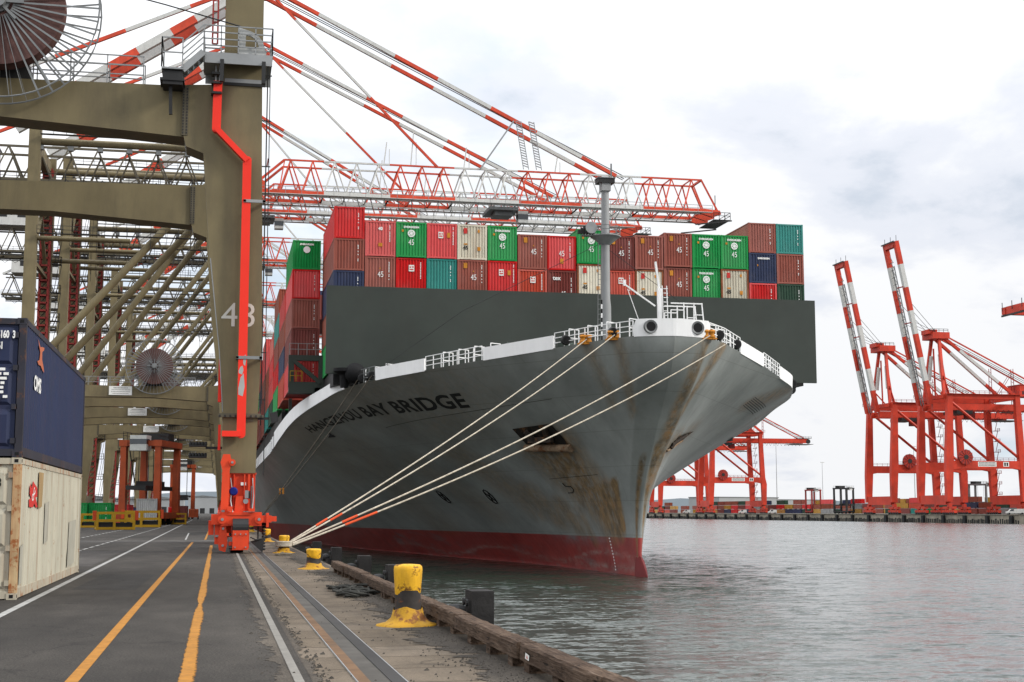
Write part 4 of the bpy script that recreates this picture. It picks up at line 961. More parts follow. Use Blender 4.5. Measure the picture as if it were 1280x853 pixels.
    wv = N('ShaderNodeTexWave'); wv.bands_direction = 'Y'; wv.inputs['Scale'].default_value = .38; wv.inputs['Distortion'].default_value = 1.2; wv.inputs['Detail'].default_value = 2; L(tc.outputs['Object'], wv.inputs['Vector'])
    hh = mth('ADD', noise(.45, 3, .5), mth('MULTIPLY', wv.outputs['Fac'], .22)); L(hh, bp.inputs['Height']); L(bp.outputs[0], b.inputs['Normal'])
    return m
hull_m = hull_material()
ship = empty('container_ship', (0, 0, 0), 0, 'grey container ship with red waterline moored bow first along the quay', 'ship')
# stain strokes as (q,t) polylines: side, width in q-equivalent metres, strength
STAINS = [
 (-1, .40, .55, [(.0062,.985),(.0052,.85),(.0028,.70)]), (-1, .35, .45, [(.0140,.985),(.012,.86),(.009,.74)]),
 (-1, 1.5, .95, [(.036,.575),(.030,.46),(.0215,.36),(.016,.25)]), (-1, 1.0, 1.2, [(.016,.36),(.0125,.28),(.011,.225)]), (-1, .45, 1.6, [(.0098,.40),(.0088,.32),(.0078,.22)]),
 (-1, .5, .8, [(.046,.585),(.040,.48),(.033,.38),(.030,.33)]), (-1, 2.5, .3, [(.10,.99),(.085,.93),(.075,.86)]), (-1, .7, .6, [(.062,.40),(.056,.30),(.052,.25)]), (-1, .6, .7, [(.046,.33),(.043,.26),(.0415,.21)]),
 (-1, .7, .45, [(.085,.62),(.074,.45),(.066,.30)]), (-1, 1.0, .3, [(.148,.76),(.155,.55),(.165,.35),(.16,.25)]), (-1, .8, .3, [(.12,.62),(.11,.45),(.10,.3)]), (-1, .35, .9, [(.0004,.5),(.0004,.35),(.0004,.2),(.0004,.05)]),
 (-1, 1.6, .3, [(.175,.98),(.18,.85),(.185,.7)]), (-1, .35, .6, [(.036,.30),(.034,.22),(.0325,.14)]),
 (1, .40, .8, [(.0022,.98),(.0015,.85),(.0011,.72),(.0006,.55)]), (1, .45, .9, [(.0100,.99),(.006,.87),(.0035,.76),(.0015,.62),(.0006,.50)]), (1, .8, .7, [(.012,.60),(.004,.56),(.001,.50),(.0005,.4)]),
 (1, .5, .75, [(.086,.985),(.080,.94),(.074,.90),(.066,.86)]), (1, .45, .9, [(.0004,.55),(.0004,.4),(.0004,.25),(.0004,.12)]), (1, .7, .45, [(.03,.67),(.024,.64)]), (1, .7, .4, [(.12,.95),(.11,.86)]),
]
def build_hull():
    QG, TG = np.meshgrid(qs, ts, indexing='ij'); V = []; F = []; nt_ = len(ts); nq = len(qs); st = []; sc = []; ba = []
    for s in (-1, 1):
        for q in qs:
            h, Y, z = hull_point(np.full(nt_, q), ts)
            for k in range(nt_): V.append((XC + s*h[k], Y[k], z[k]))
        Q, TT = np.meshgrid(qs, ts, indexing='ij'); val = np.zeros(Q.shape)
        for (ss, wd, stg, pl) in STAINS:
            if ss != s: continue
            pl = np.array(pl); tt = np.linspace(pl[:,1].max(), pl[:,1].min(), 60); qq = np.interp(tt, pl[::-1,1], pl[::-1,0])
            # scaled metric: metres along the side and up it
            D = np.full(Q.shape, 1e9)
            for a, b_ in zip(qq, tt):
                lo = np.sqrt(np.maximum(Q, 1e-6)); la = math.sqrt(max(a, 1e-6))
                D = np.minimum(D, ((lo - la)*48)**2 + ((TT - b_)*15)**2)
            val = np.maximum(val, stg*np.clip(1.4 - np.sqrt(D)/wd, 0, 1)**.7)
        st += list(val.ravel()); sc += list((np.exp(-((TT*15 - 1.0 - .5*np.sin(Q*60))/.16)**2)*(Q < .25)*.9 + np.exp(-((TT*15 - .45)/.22)**2)*(Q < .06)*.8).ravel())
    for s in (-1, 1): ba += list(np.exp(-((QG - .042)/.022)**2 - ((TG - .165)/.030)**2).ravel()*(1.0 if s < 0 else 0))
    def idx(s, i, k): return s*nq*nt_ + i*nt_ + k
    for s in (0, 1):
        for i in range(nq - 1):
            for k in range(nt_ - 1):
                f = (idx(s,i,k), idx(s,i+1,k), idx(s,i+1,k+1), idx(s,i,k+1)); F.append(f if s == 1 else f[::-1])
    for k in range(nt_ - 1):   # close the stem and the stern
        F.append((idx(0,0,k), idx(1,0,k), idx(1,0,k+1), idx(0,0,k+1))); F.append((idx(1,nq-1,k), idx(0,nq-1,k), idx(0,nq-1,k+1), idx(1,nq-1,k+1)))
    me = bpy.data.meshes.new('hull'); me.from_pydata(V, [], F); me.materials.append(hull_m)
    for nm, arr in (('stain', st), ('scum', sc), ('bare', ba)):
        a = me.attributes.new(nm, 'FLOAT', 'POINT'); a.data.foreach_set('value', np.array(arr, dtype=np.float32))
    me.polygons.foreach_set('use_smooth', [True]*len(F)); me.update()
    o = bpy.data.objects.new('hull', me); col.objects.link(o); o.parent = ship
    # weather deck
    D = []
    for q in qs:
        h, Y, z = hull_point(q, .985); D += [(XC - max(float(h) - .06, 0), float(Y), float(z)), (XC + max(float(h) - .06, 0), float(Y), float(z))]
    mb = MB(); mb.add(D, [(2*i, 2*i+1, 2*i+3, 2*i+2) for i in range(nq - 1)]); mb.build('deck', deck_m, ship)
    mb = MB()      # toe of the bulb just breaking the surface
    n = 12
    for i in range(n):
        pass
    prof = [(93.0, .02, -2.82), (93.4, .12, -2.45), (94.0, .2, -1.95), (94.6, .22, -1.5), (95.2, .2, -1.2)]
    vs = []
    for y, w, zt in prof: vs += [(XC - w - .1, y, -4), (XC - w, y, zt - .2), (XC, y, zt), (XC + w, y, zt - .2), (XC + w + .1, y, -4)]
    mb.add(vs, [(5*i+k, 5*i+k+1, 5*i+k+6, 5*i+k+5) for i in range(4) for k in range(4)]); mb.build('stem_foot', mat('boot_red', (.22, .03, .03), .6, var=.2), ship, 50)
build_hull()
# bulwark in white pieces, with open railed stretches between
q_of = lambda y: (y - 86.45)/(330 - 86.45)
def edge_pts(s, y0, y1, n):
    out = []
    for q in np.linspace(q_of(y0), q_of(y1), n):
        h, Y, z = hull_point(q, 1.0); out.append((XC + s*float(h), float(Y), float(z)))
    return out
def plate_wall(pts, h, m, name, th=.12, drop=.06, hs=None):
    mb = MB(); v = []
    for i, p in enumerate(pts):
        a = Vector(pts[max(i-1, 0)]); b_ = Vector(pts[min(i+1, len(pts)-1)]); d = (b_ - a).normalized(); nn = Vector((-d.y, d.x, 0)).normalized()
        if (nn.x)*(p[0] - XC) + nn.y*(-0.2) < 0: nn = -nn
        P = Vector(p) + nn*.015; hh = hs[i] if hs else h
        for off in (0, -th): v += [P + nn*off - Vector((0,0,drop)), P + nn*(off + .05) + Vector((0,0,hh))]
    f = []
    for i in range(len(pts)-1):
        a = 4*i; b_ = a + 4
        f += [(a, b_, b_+1, a+1), (a+2, a+3, b_+3, b_+2), (a+1, b_+1, b_+3, a+3), (a, a+2, b_+2, b_)]
    f += [(0, 1, 3, 2), (4*(len(pts)-1), 4*(len(pts)-1)+2, 4*(len(pts)-1)+3, 4*(len(pts)-1)+1)]
    mb.add(v, f); return mb.build(name, m, ship)
nose = [p for p in edge_pts(-1, 86.462, 87.05, 14)][::-1] + edge_pts(1, 86.462, 87.05, 14)
plate_wall(nose, 1.0, ship_white, 'bulwark', hs=[.62 + .45*min(1, min(i, len(nose)-1-i)/3) for i in range(len(nose))])
for s in (-1, 1):
    plate_wall(edge_pts(s, 92.2, 97.5, 12), .85, ship_white, 'bulwark')
    plate_wall(edge_pts(s, 102.6, 107.4, 10), .88, ship_white, 'bulwark')
    ye = 149
    pts = edge_pts(s, 112.2, ye, 34); plate_wall(pts, .9, ship_white, 'bulwark', hs=[.92 + .5*max(0, (p[1] - 118)/30) for p in pts])
    def rails(y0, y1, n, h=1.0):
        mb = MB(); pts = edge_pts(s, y0, y1, n*2+1)
        for k in (1.0, .66, .33):
            for a, b_ in zip(pts[:-1], pts[1:]): mb.bar(Vector(a) + Vector((0,0,h*k)), Vector(b_) + Vector((0,0,h*k)), .05, caps=False)
        for p in pts[::2]: mb.bar(p, Vector(p) + Vector((0,0,h)), .06, caps=False)
        mb.build('deck_railing', ship_white if h < 1.05 else grey_metal, ship)
        for p in pts[1::4]:   # inner frames of the pedestal platforms
            mb = MB(); P = Vector(p); inn = Vector((XC, p[1] + 6, p[2])) - P; inn.z = 0; inn.normalize(); mb.bar(P + inn*1.2, P + inn*1.2 + Vector((0,0,1.35)), .07); mb.bar(P + inn*1.2 + Vector((0,0,1.35)), P + inn*1.2 + Vector((.8,.5,1.35)), .06); mb.bar(P + inn*1.2 + Vector((0,0,.75)), P + inn*1.2 + Vector((.8,.5,.75)), .06); mb.bar(P + inn*1.2 + Vector((.8,.5,0)), P + inn*1.2 + Vector((.8,.5,1.35)), .07); mb.build('platform_frame', ship_white, ship)
    rails(87.1, 92.1, 7); rails(97.6, 102.5, 7); rails(107.5, 112.1, 6, 1.06)
    # aft of the forecastle: stanchion plates along the main deck edge
    mb = MB(); k = 0
    for y in np.arange(150.5, 318, 3.4):
        (x, yy, z) = edge_pts(s, y, y, 1)[0]; mb.box(x - .08, x + .08, yy, yy + (1.9 if k % 3 else 2.6), z - .05, z + 1.25); k += 1
    mb.build('gunwale_plates', ship_white, ship)
    # open chocks beside the railed gaps
    for y in (88.2, 91.3, 107.9, 109.3, 111.4):
        (x, yy, z) = edge_pts(s, y, y, 1)[0]; mb = MB()
        mb.use(dark_metal).lathe([(.30, -.22), (.36, 0), (.30, .22)], 16, (x, yy, z + .4), 'y'); mb.use(black).lathe([(.22, -.26), (.22, -.15)], 14, (x, yy, z + .4), 'y'); mb.build('chock', None, ship)
# round panama chocks in the nose bulwark
for x in (26.95, 30.1):
    h = abs(x - XC); q = float(np.interp(h, [float(hull_point(q, 1.0)[0]) for q in np.linspace(0, .004, 60)], np.linspace(0, .004, 60))); _, Y, z = hull_point(q, 1.0)
    mb = MB(); mb.use(grey_metal).lathe([(.30, -.12), (.42, -.16), (.45, -.05), (.45, .1)], 22, (x, float(Y), float(z) + .55), 'y'); mb.use(black).lathe([(.31, -.125), (.31, .0)], 22, (x, float(Y), float(z) + .55), 'y'); mb.build('chock', None, ship)
# orange roller fairleads
FAIR = [(-1, 89.9), (-1, 88.15), (1, 86.98), (1, 88.85)]
FPTS = []
for s, y in FAIR[:3]:
    (x, yy, z) = edge_pts(s, y, y, 1)[0]; mb = MB()
    for k in (-.2, .2): mb.lathe([(.19, -.05), (.25, .10), (.17, .2), (.17, .34), (.25, .44), (.18, .56)], 14, (x + k, yy - .05*abs(k), z - .05))
    mb.box(x - .5, x + .5, yy - .2, yy + .3, z - .12, z - .02); mb.build('fairlead', orange, ship, 40)
# ship's name, wrapped on the starboard bow
def name_fn(u, v):
    # u 0..24 from H to E ; v height -.5...5
    f = u/24.0; q = .1700*(1 - f) + .0612*f; t = (.929*(1 - f) + .846*f) + v*(.034*(1-f) + .064*f)
    h, Y, z = hull_point(q, t); return (XC - float(h) - .02, float(Y) - .02, float(z))
nb = MB(); me = text_mesh('HANGZHOU BAY BRIDGE', 1.0, 'LEFT', .03, 1.08); xs = [v.co.x for v in me.vertices]; a0, a1 = min(xs), max(xs)
text_into(nb, 'HANGZHOU BAY BRIDGE', 1.0, lambda u, v: name_fn((u - a0)/(a1 - a0)*24, v*1.42), 'LEFT', .03, sub=3, spacing=1.08)
nb.build('ship_name', name_ink, ship)
# anchors in their pockets (dark rusty sheets paint the recess shade, with rusty lip)
lip_m = mat('anchor_lip', (.36, .25, .16), .8, var=.5, scale=2, rust=.45); pocket_m = mat('anchor_pocket', (.026, .022, .018), .8, var=.4, scale=2, rust=.42, rustcol=(.16, .08, .035)); anchor_m = mat('anchor_iron', (.055, .042, .033), .75, var=.5, scale=2, rust=.4, rustcol=(.14, .06, .02))
def hp(s, q, t, o=0.02):
    h, Y, z = hull_point(q, t); h2, Y2, z2 = hull_point(q + .004, t); h3, Y3, z3 = hull_point(q, t + .02)
    P = Vector((XC + s*float(h), float(Y), float(z))); a = Vector((XC + s*float(h2), float(Y2), float(z2))) - P; b_ = Vector((XC + s*float(h3), float(Y3), float(z3))) - P
    n = a.cross(b_).normalized()
    if n.x*s < 0: n = -n
    return P + n*o
def patch(s, quad, m, name, o, n=18, parent=ship):
    mb = MB(); v = []
    for i in range(n+1):
        for j in range(n+1):
            a, b_ = i/n, j/n; q = (1-a)*((1-b_)*quad[0][0] + b_*quad[3][0]) + a*((1-b_)*quad[1][0] + b_*quad[2][0]); t = (1-a)*((1-b_)*quad[0][1] + b_*quad[3][1]) + a*((1-b_)*quad[1][1] + b_*quad[2][1])
            v.append(hp(s, q, t, o))
    mb.add(v, [(i*(n+1)+j, (i+1)*(n+1)+j, (i+1)*(n+1)+j+1, i*(n+1)+j+1) for i in range(n) for j in range(n)]); return mb.build(name, m, parent)
pk = patch(-1, [(.0475,.625),(.0285,.60),(.0335,.70),(.050,.70)], pocket_m, 'anchor_pocket', .05)
mb = MB(); mb.tube([hp(-1, q, t, .12) for q, t in zip(np.linspace(.048,.0275,14), np.linspace(.612,.586,14))], .30, 10); mb.build('pocket_lip', lip_m, pk, 60)
mb = MB().use(anchor_m); mb.bar(hp(-1,.044,.69,.25), hp(-1,.041,.635,.3), .35); mb.bar(hp(-1,.044,.65,.28), hp(-1,.034,.64,.28), .3, .4); mb.bar(hp(-1,.036,.69,.2), hp(-1,.0355,.64,.3), .32); mb.build('anchor', None, pk)
pk2 = patch(1, [(.0025,.545),(.0235,.618),(.032,.672),(.0115,.62)], pocket_m, 'anchor_pocket', .06)
mb = MB(); mb.tube([hp(1, q, t, .06) for q, t in zip(np.linspace(.0025,.0235,14), np.linspace(.545,.618,14))], .08, 8); mb.build('pocket_lip', lip_m, pk2, 60)
mb = MB().use(anchor_m); mb.bar(hp(1,.006,.578,.04), hp(1,.024,.645,.04), .22, .16); mb.bar(hp(1,.006,.562,.05), hp(1,.009,.595,.05), .3, .2); mb.build('anchor', None, pk2)
# louvre marks, draught marks and painted signs on the plating
mb = MB()
for k in range(7): 
    v = []
    t0 = .848 + k*.0075
    for i in range(7): 
        q = .062 + .022*i/6 + k*.0004; v += [hp(1, q, t0, .02), hp(1, q, t0 + .0028, .02)]
    mb.add(v, [(2*i, 2*i+2, 2*i+3, 2*i+1) for i in range(6)])
mb.build('warning_text', mat('faded_ink', (.13, .13, .13), .7), ship)
mb = MB()
for k in range(11):
    t = .015 + k*.0145; mb.add([hp(-1, .0205 - k*.00006, t, .02), hp(-1, .0196 - k*.00006, t, .02), hp(-1, .0196 - k*.00006, t + .0062, .02), hp(-1, .0205 - k*.00006, t + .0062, .02)], [(0,1,2,3)])
mb.build('draught_marks', ship_white, ship)
def ring_mark(q, t, r=.45, thr=.07, cross=False):
    a = hp(-1, q, t, .02); mb = MB(); pts = [hp(-1, q + r*math.cos(w)/240, t + r*math.sin(w)/13, .02) for w in np.linspace(0, 2*math.pi, 25)[:-1]]; mb.tube(pts, thr*.5, 4, closed=True)
    mb.tube([hp(-1, q - r/240*.7, t - r/13*.7, .02), hp(-1, q + r/240*.7, t + r/13*.7, .02)], thr*.5, 4)
    if cross: mb.tube([hp(-1, q + r/240*.7, t - r/13*.7, .02), hp(-1, q - r/240*.7, t + r/13*.7, .02)], thr*.5, 4)
    return mb.build('thruster_mark', name_ink, ship)
ring_mark(.129, .418, .5, .1, True); ring_mark(.090, .393, .5, .1, True)
mb = MB(); mb.tube([hp(-1, q, t, .02) for q, t in ((.0385,.43),(.0375,.415),(.0345,.412),(.0335,.398),(.0345,.384),(.0375,.383))], .035, 5); mb.build('bulb_mark', name_ink, ship)
for n_, (qa, qb, t) in enumerate(((.018, .045, .455), (.03, .11, .80))):
    mb = MB(); mb.tube([hp(-1, q, t, .0) for q in np.linspace(qa, qb, 20)], .02, 4); mb.build('plate_seam', mat('seam_dark', (.06, .055, .045), .7), ship)

# breakwater, with its supports
BW = 112.0
mb = MB(); mb.box(8.1, 49.3, BW - .18, BW, 12.35, 19.38); mb.box(11.5, 45.5, BW - .16, BW, 10.6, 12.35); 
for x in np.arange(10, 49, 4.2): mb.prism([(BW, 11), (BW + 3.2, 11), (BW, 18.6)], x - .06, x + .06, 'x') if False else mb.box(x - .07, x + .07, BW, BW + .5, 12.4, 19.2)
o = mb.build('breakwater', bw_green, ship)
mb = MB(); mb.box(11.3, 48.6, BW + 1.0, 125.5, 12.2, 18.2); mb.box(13, 44, BW + 1.0, 125.5, 9.5, 12.2); mb.box(8.8, 11.3, BW + 1.0, 125.5, 11.6, 12.85); mb.box(9.6, 47.4, 127, 330, 8.2, 11.9); mb.box(6.4, 9.6, 150, 330, 8.2, 11.9); mb.box(47.4, 50.6, 150, 330, 8.2, 11.9); mb.build('hatch_coaming', dark_metal, ship)
# lashing frame at the outboard stack
lf = MB().use(bw_green)
def frame_xz(x0, x1, z0, z1, y, w, d=.5):
    lf.box(x0, x0 + w, y, y + d, z0, z1); lf.box(x1 - w, x1, y, y + d, z0, z1); lf.box(x0 + w, x1 - w, y, y + d, z1 - w, z1); lf.box(x0 + w, x1 - w, y, y + d, z0, z0 + w)
frame_xz(5.75, 8.8, 12.2, 15.0, 123.0, .48); lf.bar((6.2, 123.1, 14.5), (8.5, 123.1, 12.6), .34); lf.box(8.0, 8.8, 123, 124.2, 10.9, 12.2); lf.box(5.8, 8.8, 123, 124.2, 11.7, 12.2)
lf.use(galv); handrail(lf, (5.8, 123, 15), (8.8, 123, 15), 1.0, 4, .05, (1, .5)); lf.use(yellow_v); handrail(lf, (5.9, 122.9, 12.7), (6.9, 122.9, 12.7), .9, 2, .05)
lf.build('lashing_frame', None, ship)
for k in range(1, 13):
    y = 124 + k*14.1 - 1.2; lf = MB(); frame_xz(6.5, 8.7, 11.0, 12.2 + 2.6, y, .3, .5); lf.bar((6.8, y + .1, 14.4), (8.4, y + .1, 11.4), .24); lf.build('lashing_frame', bw_green, ship)
# side ventilator
mb = MB(); mb.lathe([(.3, 0), (.36, 1.0), (.85, 1.25), (.85, 1.5)], 18, (9.5, 111, 11.2)); mb.lathe([(.2, -.45), (.6, -.3), (.8, 0), (.8, .5)], 20, (10.3, 110.3, 12.3), 'y'); mb.build('vent_cowl', black, ship, 40)
# foremast: tapering grey post with lamp platform and head box
fm = MB(); fm.lathe([(.40, 11.5), (.39, 17), (.33, 17.6), (.31, 22), (.29, 26.6)], 24, (28.5, 103, 0)); fmo = fm.build('foremast', mast_grey, ship, 40)
p = MB().use(mast_grey); p.lathe([(.36, 21.75), (.9, 22.2), (1.15, 22.36), (1.15, 22.42)], 24, (28.5, 103, 0)); p.use(grey_metal)
for k in range(12):
    t = 2*math.pi*k/12; t2 = 2*math.pi*(k+1)/12; r = 1.15
    p.bar((28.5 + r*math.cos(t), 103 + r*math.sin(t), 22.45), (28.5 + r*math.cos(t), 103 + r*math.sin(t), 23.1), .05)
    for z in (22.8, 23.1): p.bar((28.5 + r*math.cos(t), 103 + r*math.sin(t), z), (28.5 + r*math.cos(t2), 103 + r*math.sin(t2), z), .04)
p.box(26.6, 28.0, 102.7, 103.2, 22.36, 22.44)
p.build('lamp_platform', None, fmo)
p = MB().use(dark_metal).box(27.85, 29.15, 102.5, 103.5, 26.5, 26.85); p.use(mast_grey).box(28.15, 28.85, 102.6, 103.4, 25.9, 26.5); p.use(grey_metal).box(27.8, 29.2, 102.45, 103.55, 26.85, 26.92); p.bar((28.0, 102.6, 25.6), (28.0, 102.6, 26.5), .06); p.bar((29.0, 103, 27.1), (29.0, 103, 28.1), .1); p.build('mast_head', None, fmo)
p = MB().use(galv); p.lathe([(.18, -.3), (.4, -.75), (.46, -.8)], 14, (27.2, 103, 22.9), 'y'); p.use(dark_metal)
for k in range(6): p.box(26.3 + k*.22, 26.45 + k*.22, 102.7, 103.0, 22.5, 22.8 + (k % 3)*.16)
p.build('foghorn', None, fmo)
p = MB(); 
for a in (-.12, .12): p.bar((27.85 + a, 102.7, 12), (27.98 + a, 102.7, 22), .045)
for k in range(26): p.bar((27.73 + k*.005, 102.7, 12.2 + k*.38), (27.97 + k*.005, 102.7, 12.2 + k*.38), .035)
p.build('mast_ladder', grey_metal, fmo)
# forward white light mast and its platform
p = MB(); p.bar((28.6, 90, 12.6), (28.6, 90, 16.4), .26); p.bar((28.6, 90, 16.4), (28.35, 90, 18.2), .13); p.bar((28.3, 90, 15.2), (26.2, 90, 16.6), .1); p.bar((26.2, 90, 16.5), (26.2, 90, 16.9), .16)
for a in (.3, .62): p.bar((28.6 + a, 90, 12.6), (28.5 + a, 90, 16.6), .05)
for k in range(13): p.bar((28.9, 90, 12.8 + k*.3), (29.2, 90, 12.8 + k*.3), .045)
p.bar((27.6, 90, 13), (26.4, 90, 16.3), .04)
p.build('light_mast', ship_white, ship)
p = MB()
for y in (89.4, 90.8):
    for x in (29.2, 30.1, 30.8, 31.6): p.bar((x, y, 12.7), (x - (.25 if x > 31 else 0), y, 15.4 if x > 30 else 14.9), .07)
    for z in (14.3, 14.9): p.bar((29.2, y, z), (30.1, y, z), .06)
    p.bar((29.2, y, 15.35), (31.4, y, 15.35), .08); p.bar((30.8, y, 14.6), (31.4, y, 14.6), .06)
p.build('bow_platform_rail', ship_white, ship)
p = MB()
for k in range(12): p.use(black if k % 2 else ship_white).bar((26.25 - k*.0, 96, 12.6 + k*.32), (26.25, 96, 12.6 + (k+1)*.32), .09)
p.build('striped_staff', None, ship)
p = MB(); p.tube([(28.4, 103, 22.0), (18, 106, 16.8), (12.2, 108, 12.6)], .02, 4); p.tube([(28.6, 103, 21.5), (35, 100, 16), (38, 98, 13.2)], .02, 4); p.tube([(28.6, 90, 15.6), (32, 93, 13.2)], .018, 4); p.build('stay_wire', dark_metal, ship)
# winch drums behind the bulwark
for x, y in ((21, 99), (36, 99), (24, 95), (33, 95), (16, 109.5)):
    p = MB().use(deck_m).lathe([(.9, -1), (.9, -.9), (.45, -.9), (.45, .9), (.9, .9), (.9, 1)], 16, (x, y, 12.75 if y < 105 else 12.0), 'x'); p.use(dark_metal).box(x - 1.3, x + 1.3, y - .7, y + .7, 11, 12.2); p.build('winch', None, ship)
# ------------------------------------------------------------------ containers
HC, STD = 2.896, 2.591
_CM = {}
def trap(n, d):
    """trapezoidal corrugation along 0..1: (s, depth) pairs"""
    out = []
    for i in range(n):
        a = i/n; w = 1/n; out += [(a + .08*w, 0), (a + .40*w, 0), (a + .58*w, -d), (a + .90*w, -d)]
    return [(0, 0)] + out + [(1, 0)]
def container_meshes(L, H, ribs_end=9, ribs_side=40):
    key = (L, H)
    if key in _CM: return _CM[key]
    hw = 1.219; mb = MB(); z0, z1 = .15, H - .12
    def wall(fn, prof):
        v = []; 
        for s, d in prof: v += [fn(s, d, z0), fn(s, d, z1)]
        mb.add(v, [(2*i, 2*i+2, 2*i+3, 2*i+1) for i in range(len(prof)-1)])
    pe = trap(ribs_end, .05); ps = trap(ribs_side, .036)
    wall(lambda s, d, z: (-hw + .13 + (2*hw - .26)*s, .02 - d, z), pe)
    wall(lambda s, d, z: (hw - .13 - (2*hw - .26)*s, L - .02 + d, z), pe)
    wall(lambda s, d, z: (hw - .012 + d, .13 + (L - .26)*s, z), ps)
    wall(lambda s, d, z: (-hw + .012 - d, L - .13 - (L - .26)*s, z), ps)
    mb.box(-hw + .05, hw - .05, .08, L - .08, H - .09, H - .05); mb.box(-hw + .05, hw - .05, .08, L - .08, .12, .16)
    shell = mb.mesh('container_shell')
    mb = MB()
    for x in (-hw, hw - .14):
        for y in (0, L - .15): mb.box(x, x + .14, y, y + .15, .118, H - .118)
    for y in (.005, L - .105):
        mb.box(-hw + .14, hw - .14, y, y + .1, .0 + .03, .16); mb.box(-hw + .14, hw - .14, y, y + .1, H - .13, H - .01)
    for x in (-hw + .004, hw - .104):
        mb.box(x, x + .1, .15, L - .15, .03, .17); mb.box(x, x + .1, .15, L - .15, H - .09, H - .008)
    for x in (-hw - .004, hw - .166):
        for y in (-.006, L - .164):
            for z in (0, H - .118): mb.box(x, x + .17, y, y + .17, z, z + .118)
    frame = mb.mesh('container_frame')
    mb = MB()
    for x in (-.62, .0, .62): mb.box(x - .16, x + .16, -.004, .02, H*.5, H*.5 + .02)
    _CM[key] = (shell, frame); return _CM[key]
def slot(o, m):
    if len(o.data.materials) == 0: o.data.materials.append(m)
    o.material_slots[0].link = 'OBJECT'; o.material_slots[0].material = m
def container(x, y, z, colr, H=STD, L=12.192, label=None, group=None, frame=True, rz=0.0, marks=None, name='shipping_container', fr_mat=None):
    sh, fr = container_meshes(L, H)
    o = bpy.data.objects.new(name, sh); col.objects.link(o); slot(o, CC[colr]); o.location = (x, y, z); o.rotation_euler = (0, 0, rz)
    T(o, label, 'container', group)
    if frame:
        f = bpy.data.objects.new('frame', fr); col.objects.link(f); f.parent = o; slot(f, fr_mat or CC[colr])
    if marks: add_marks(o, marks, H)
    return o
_MK = {}
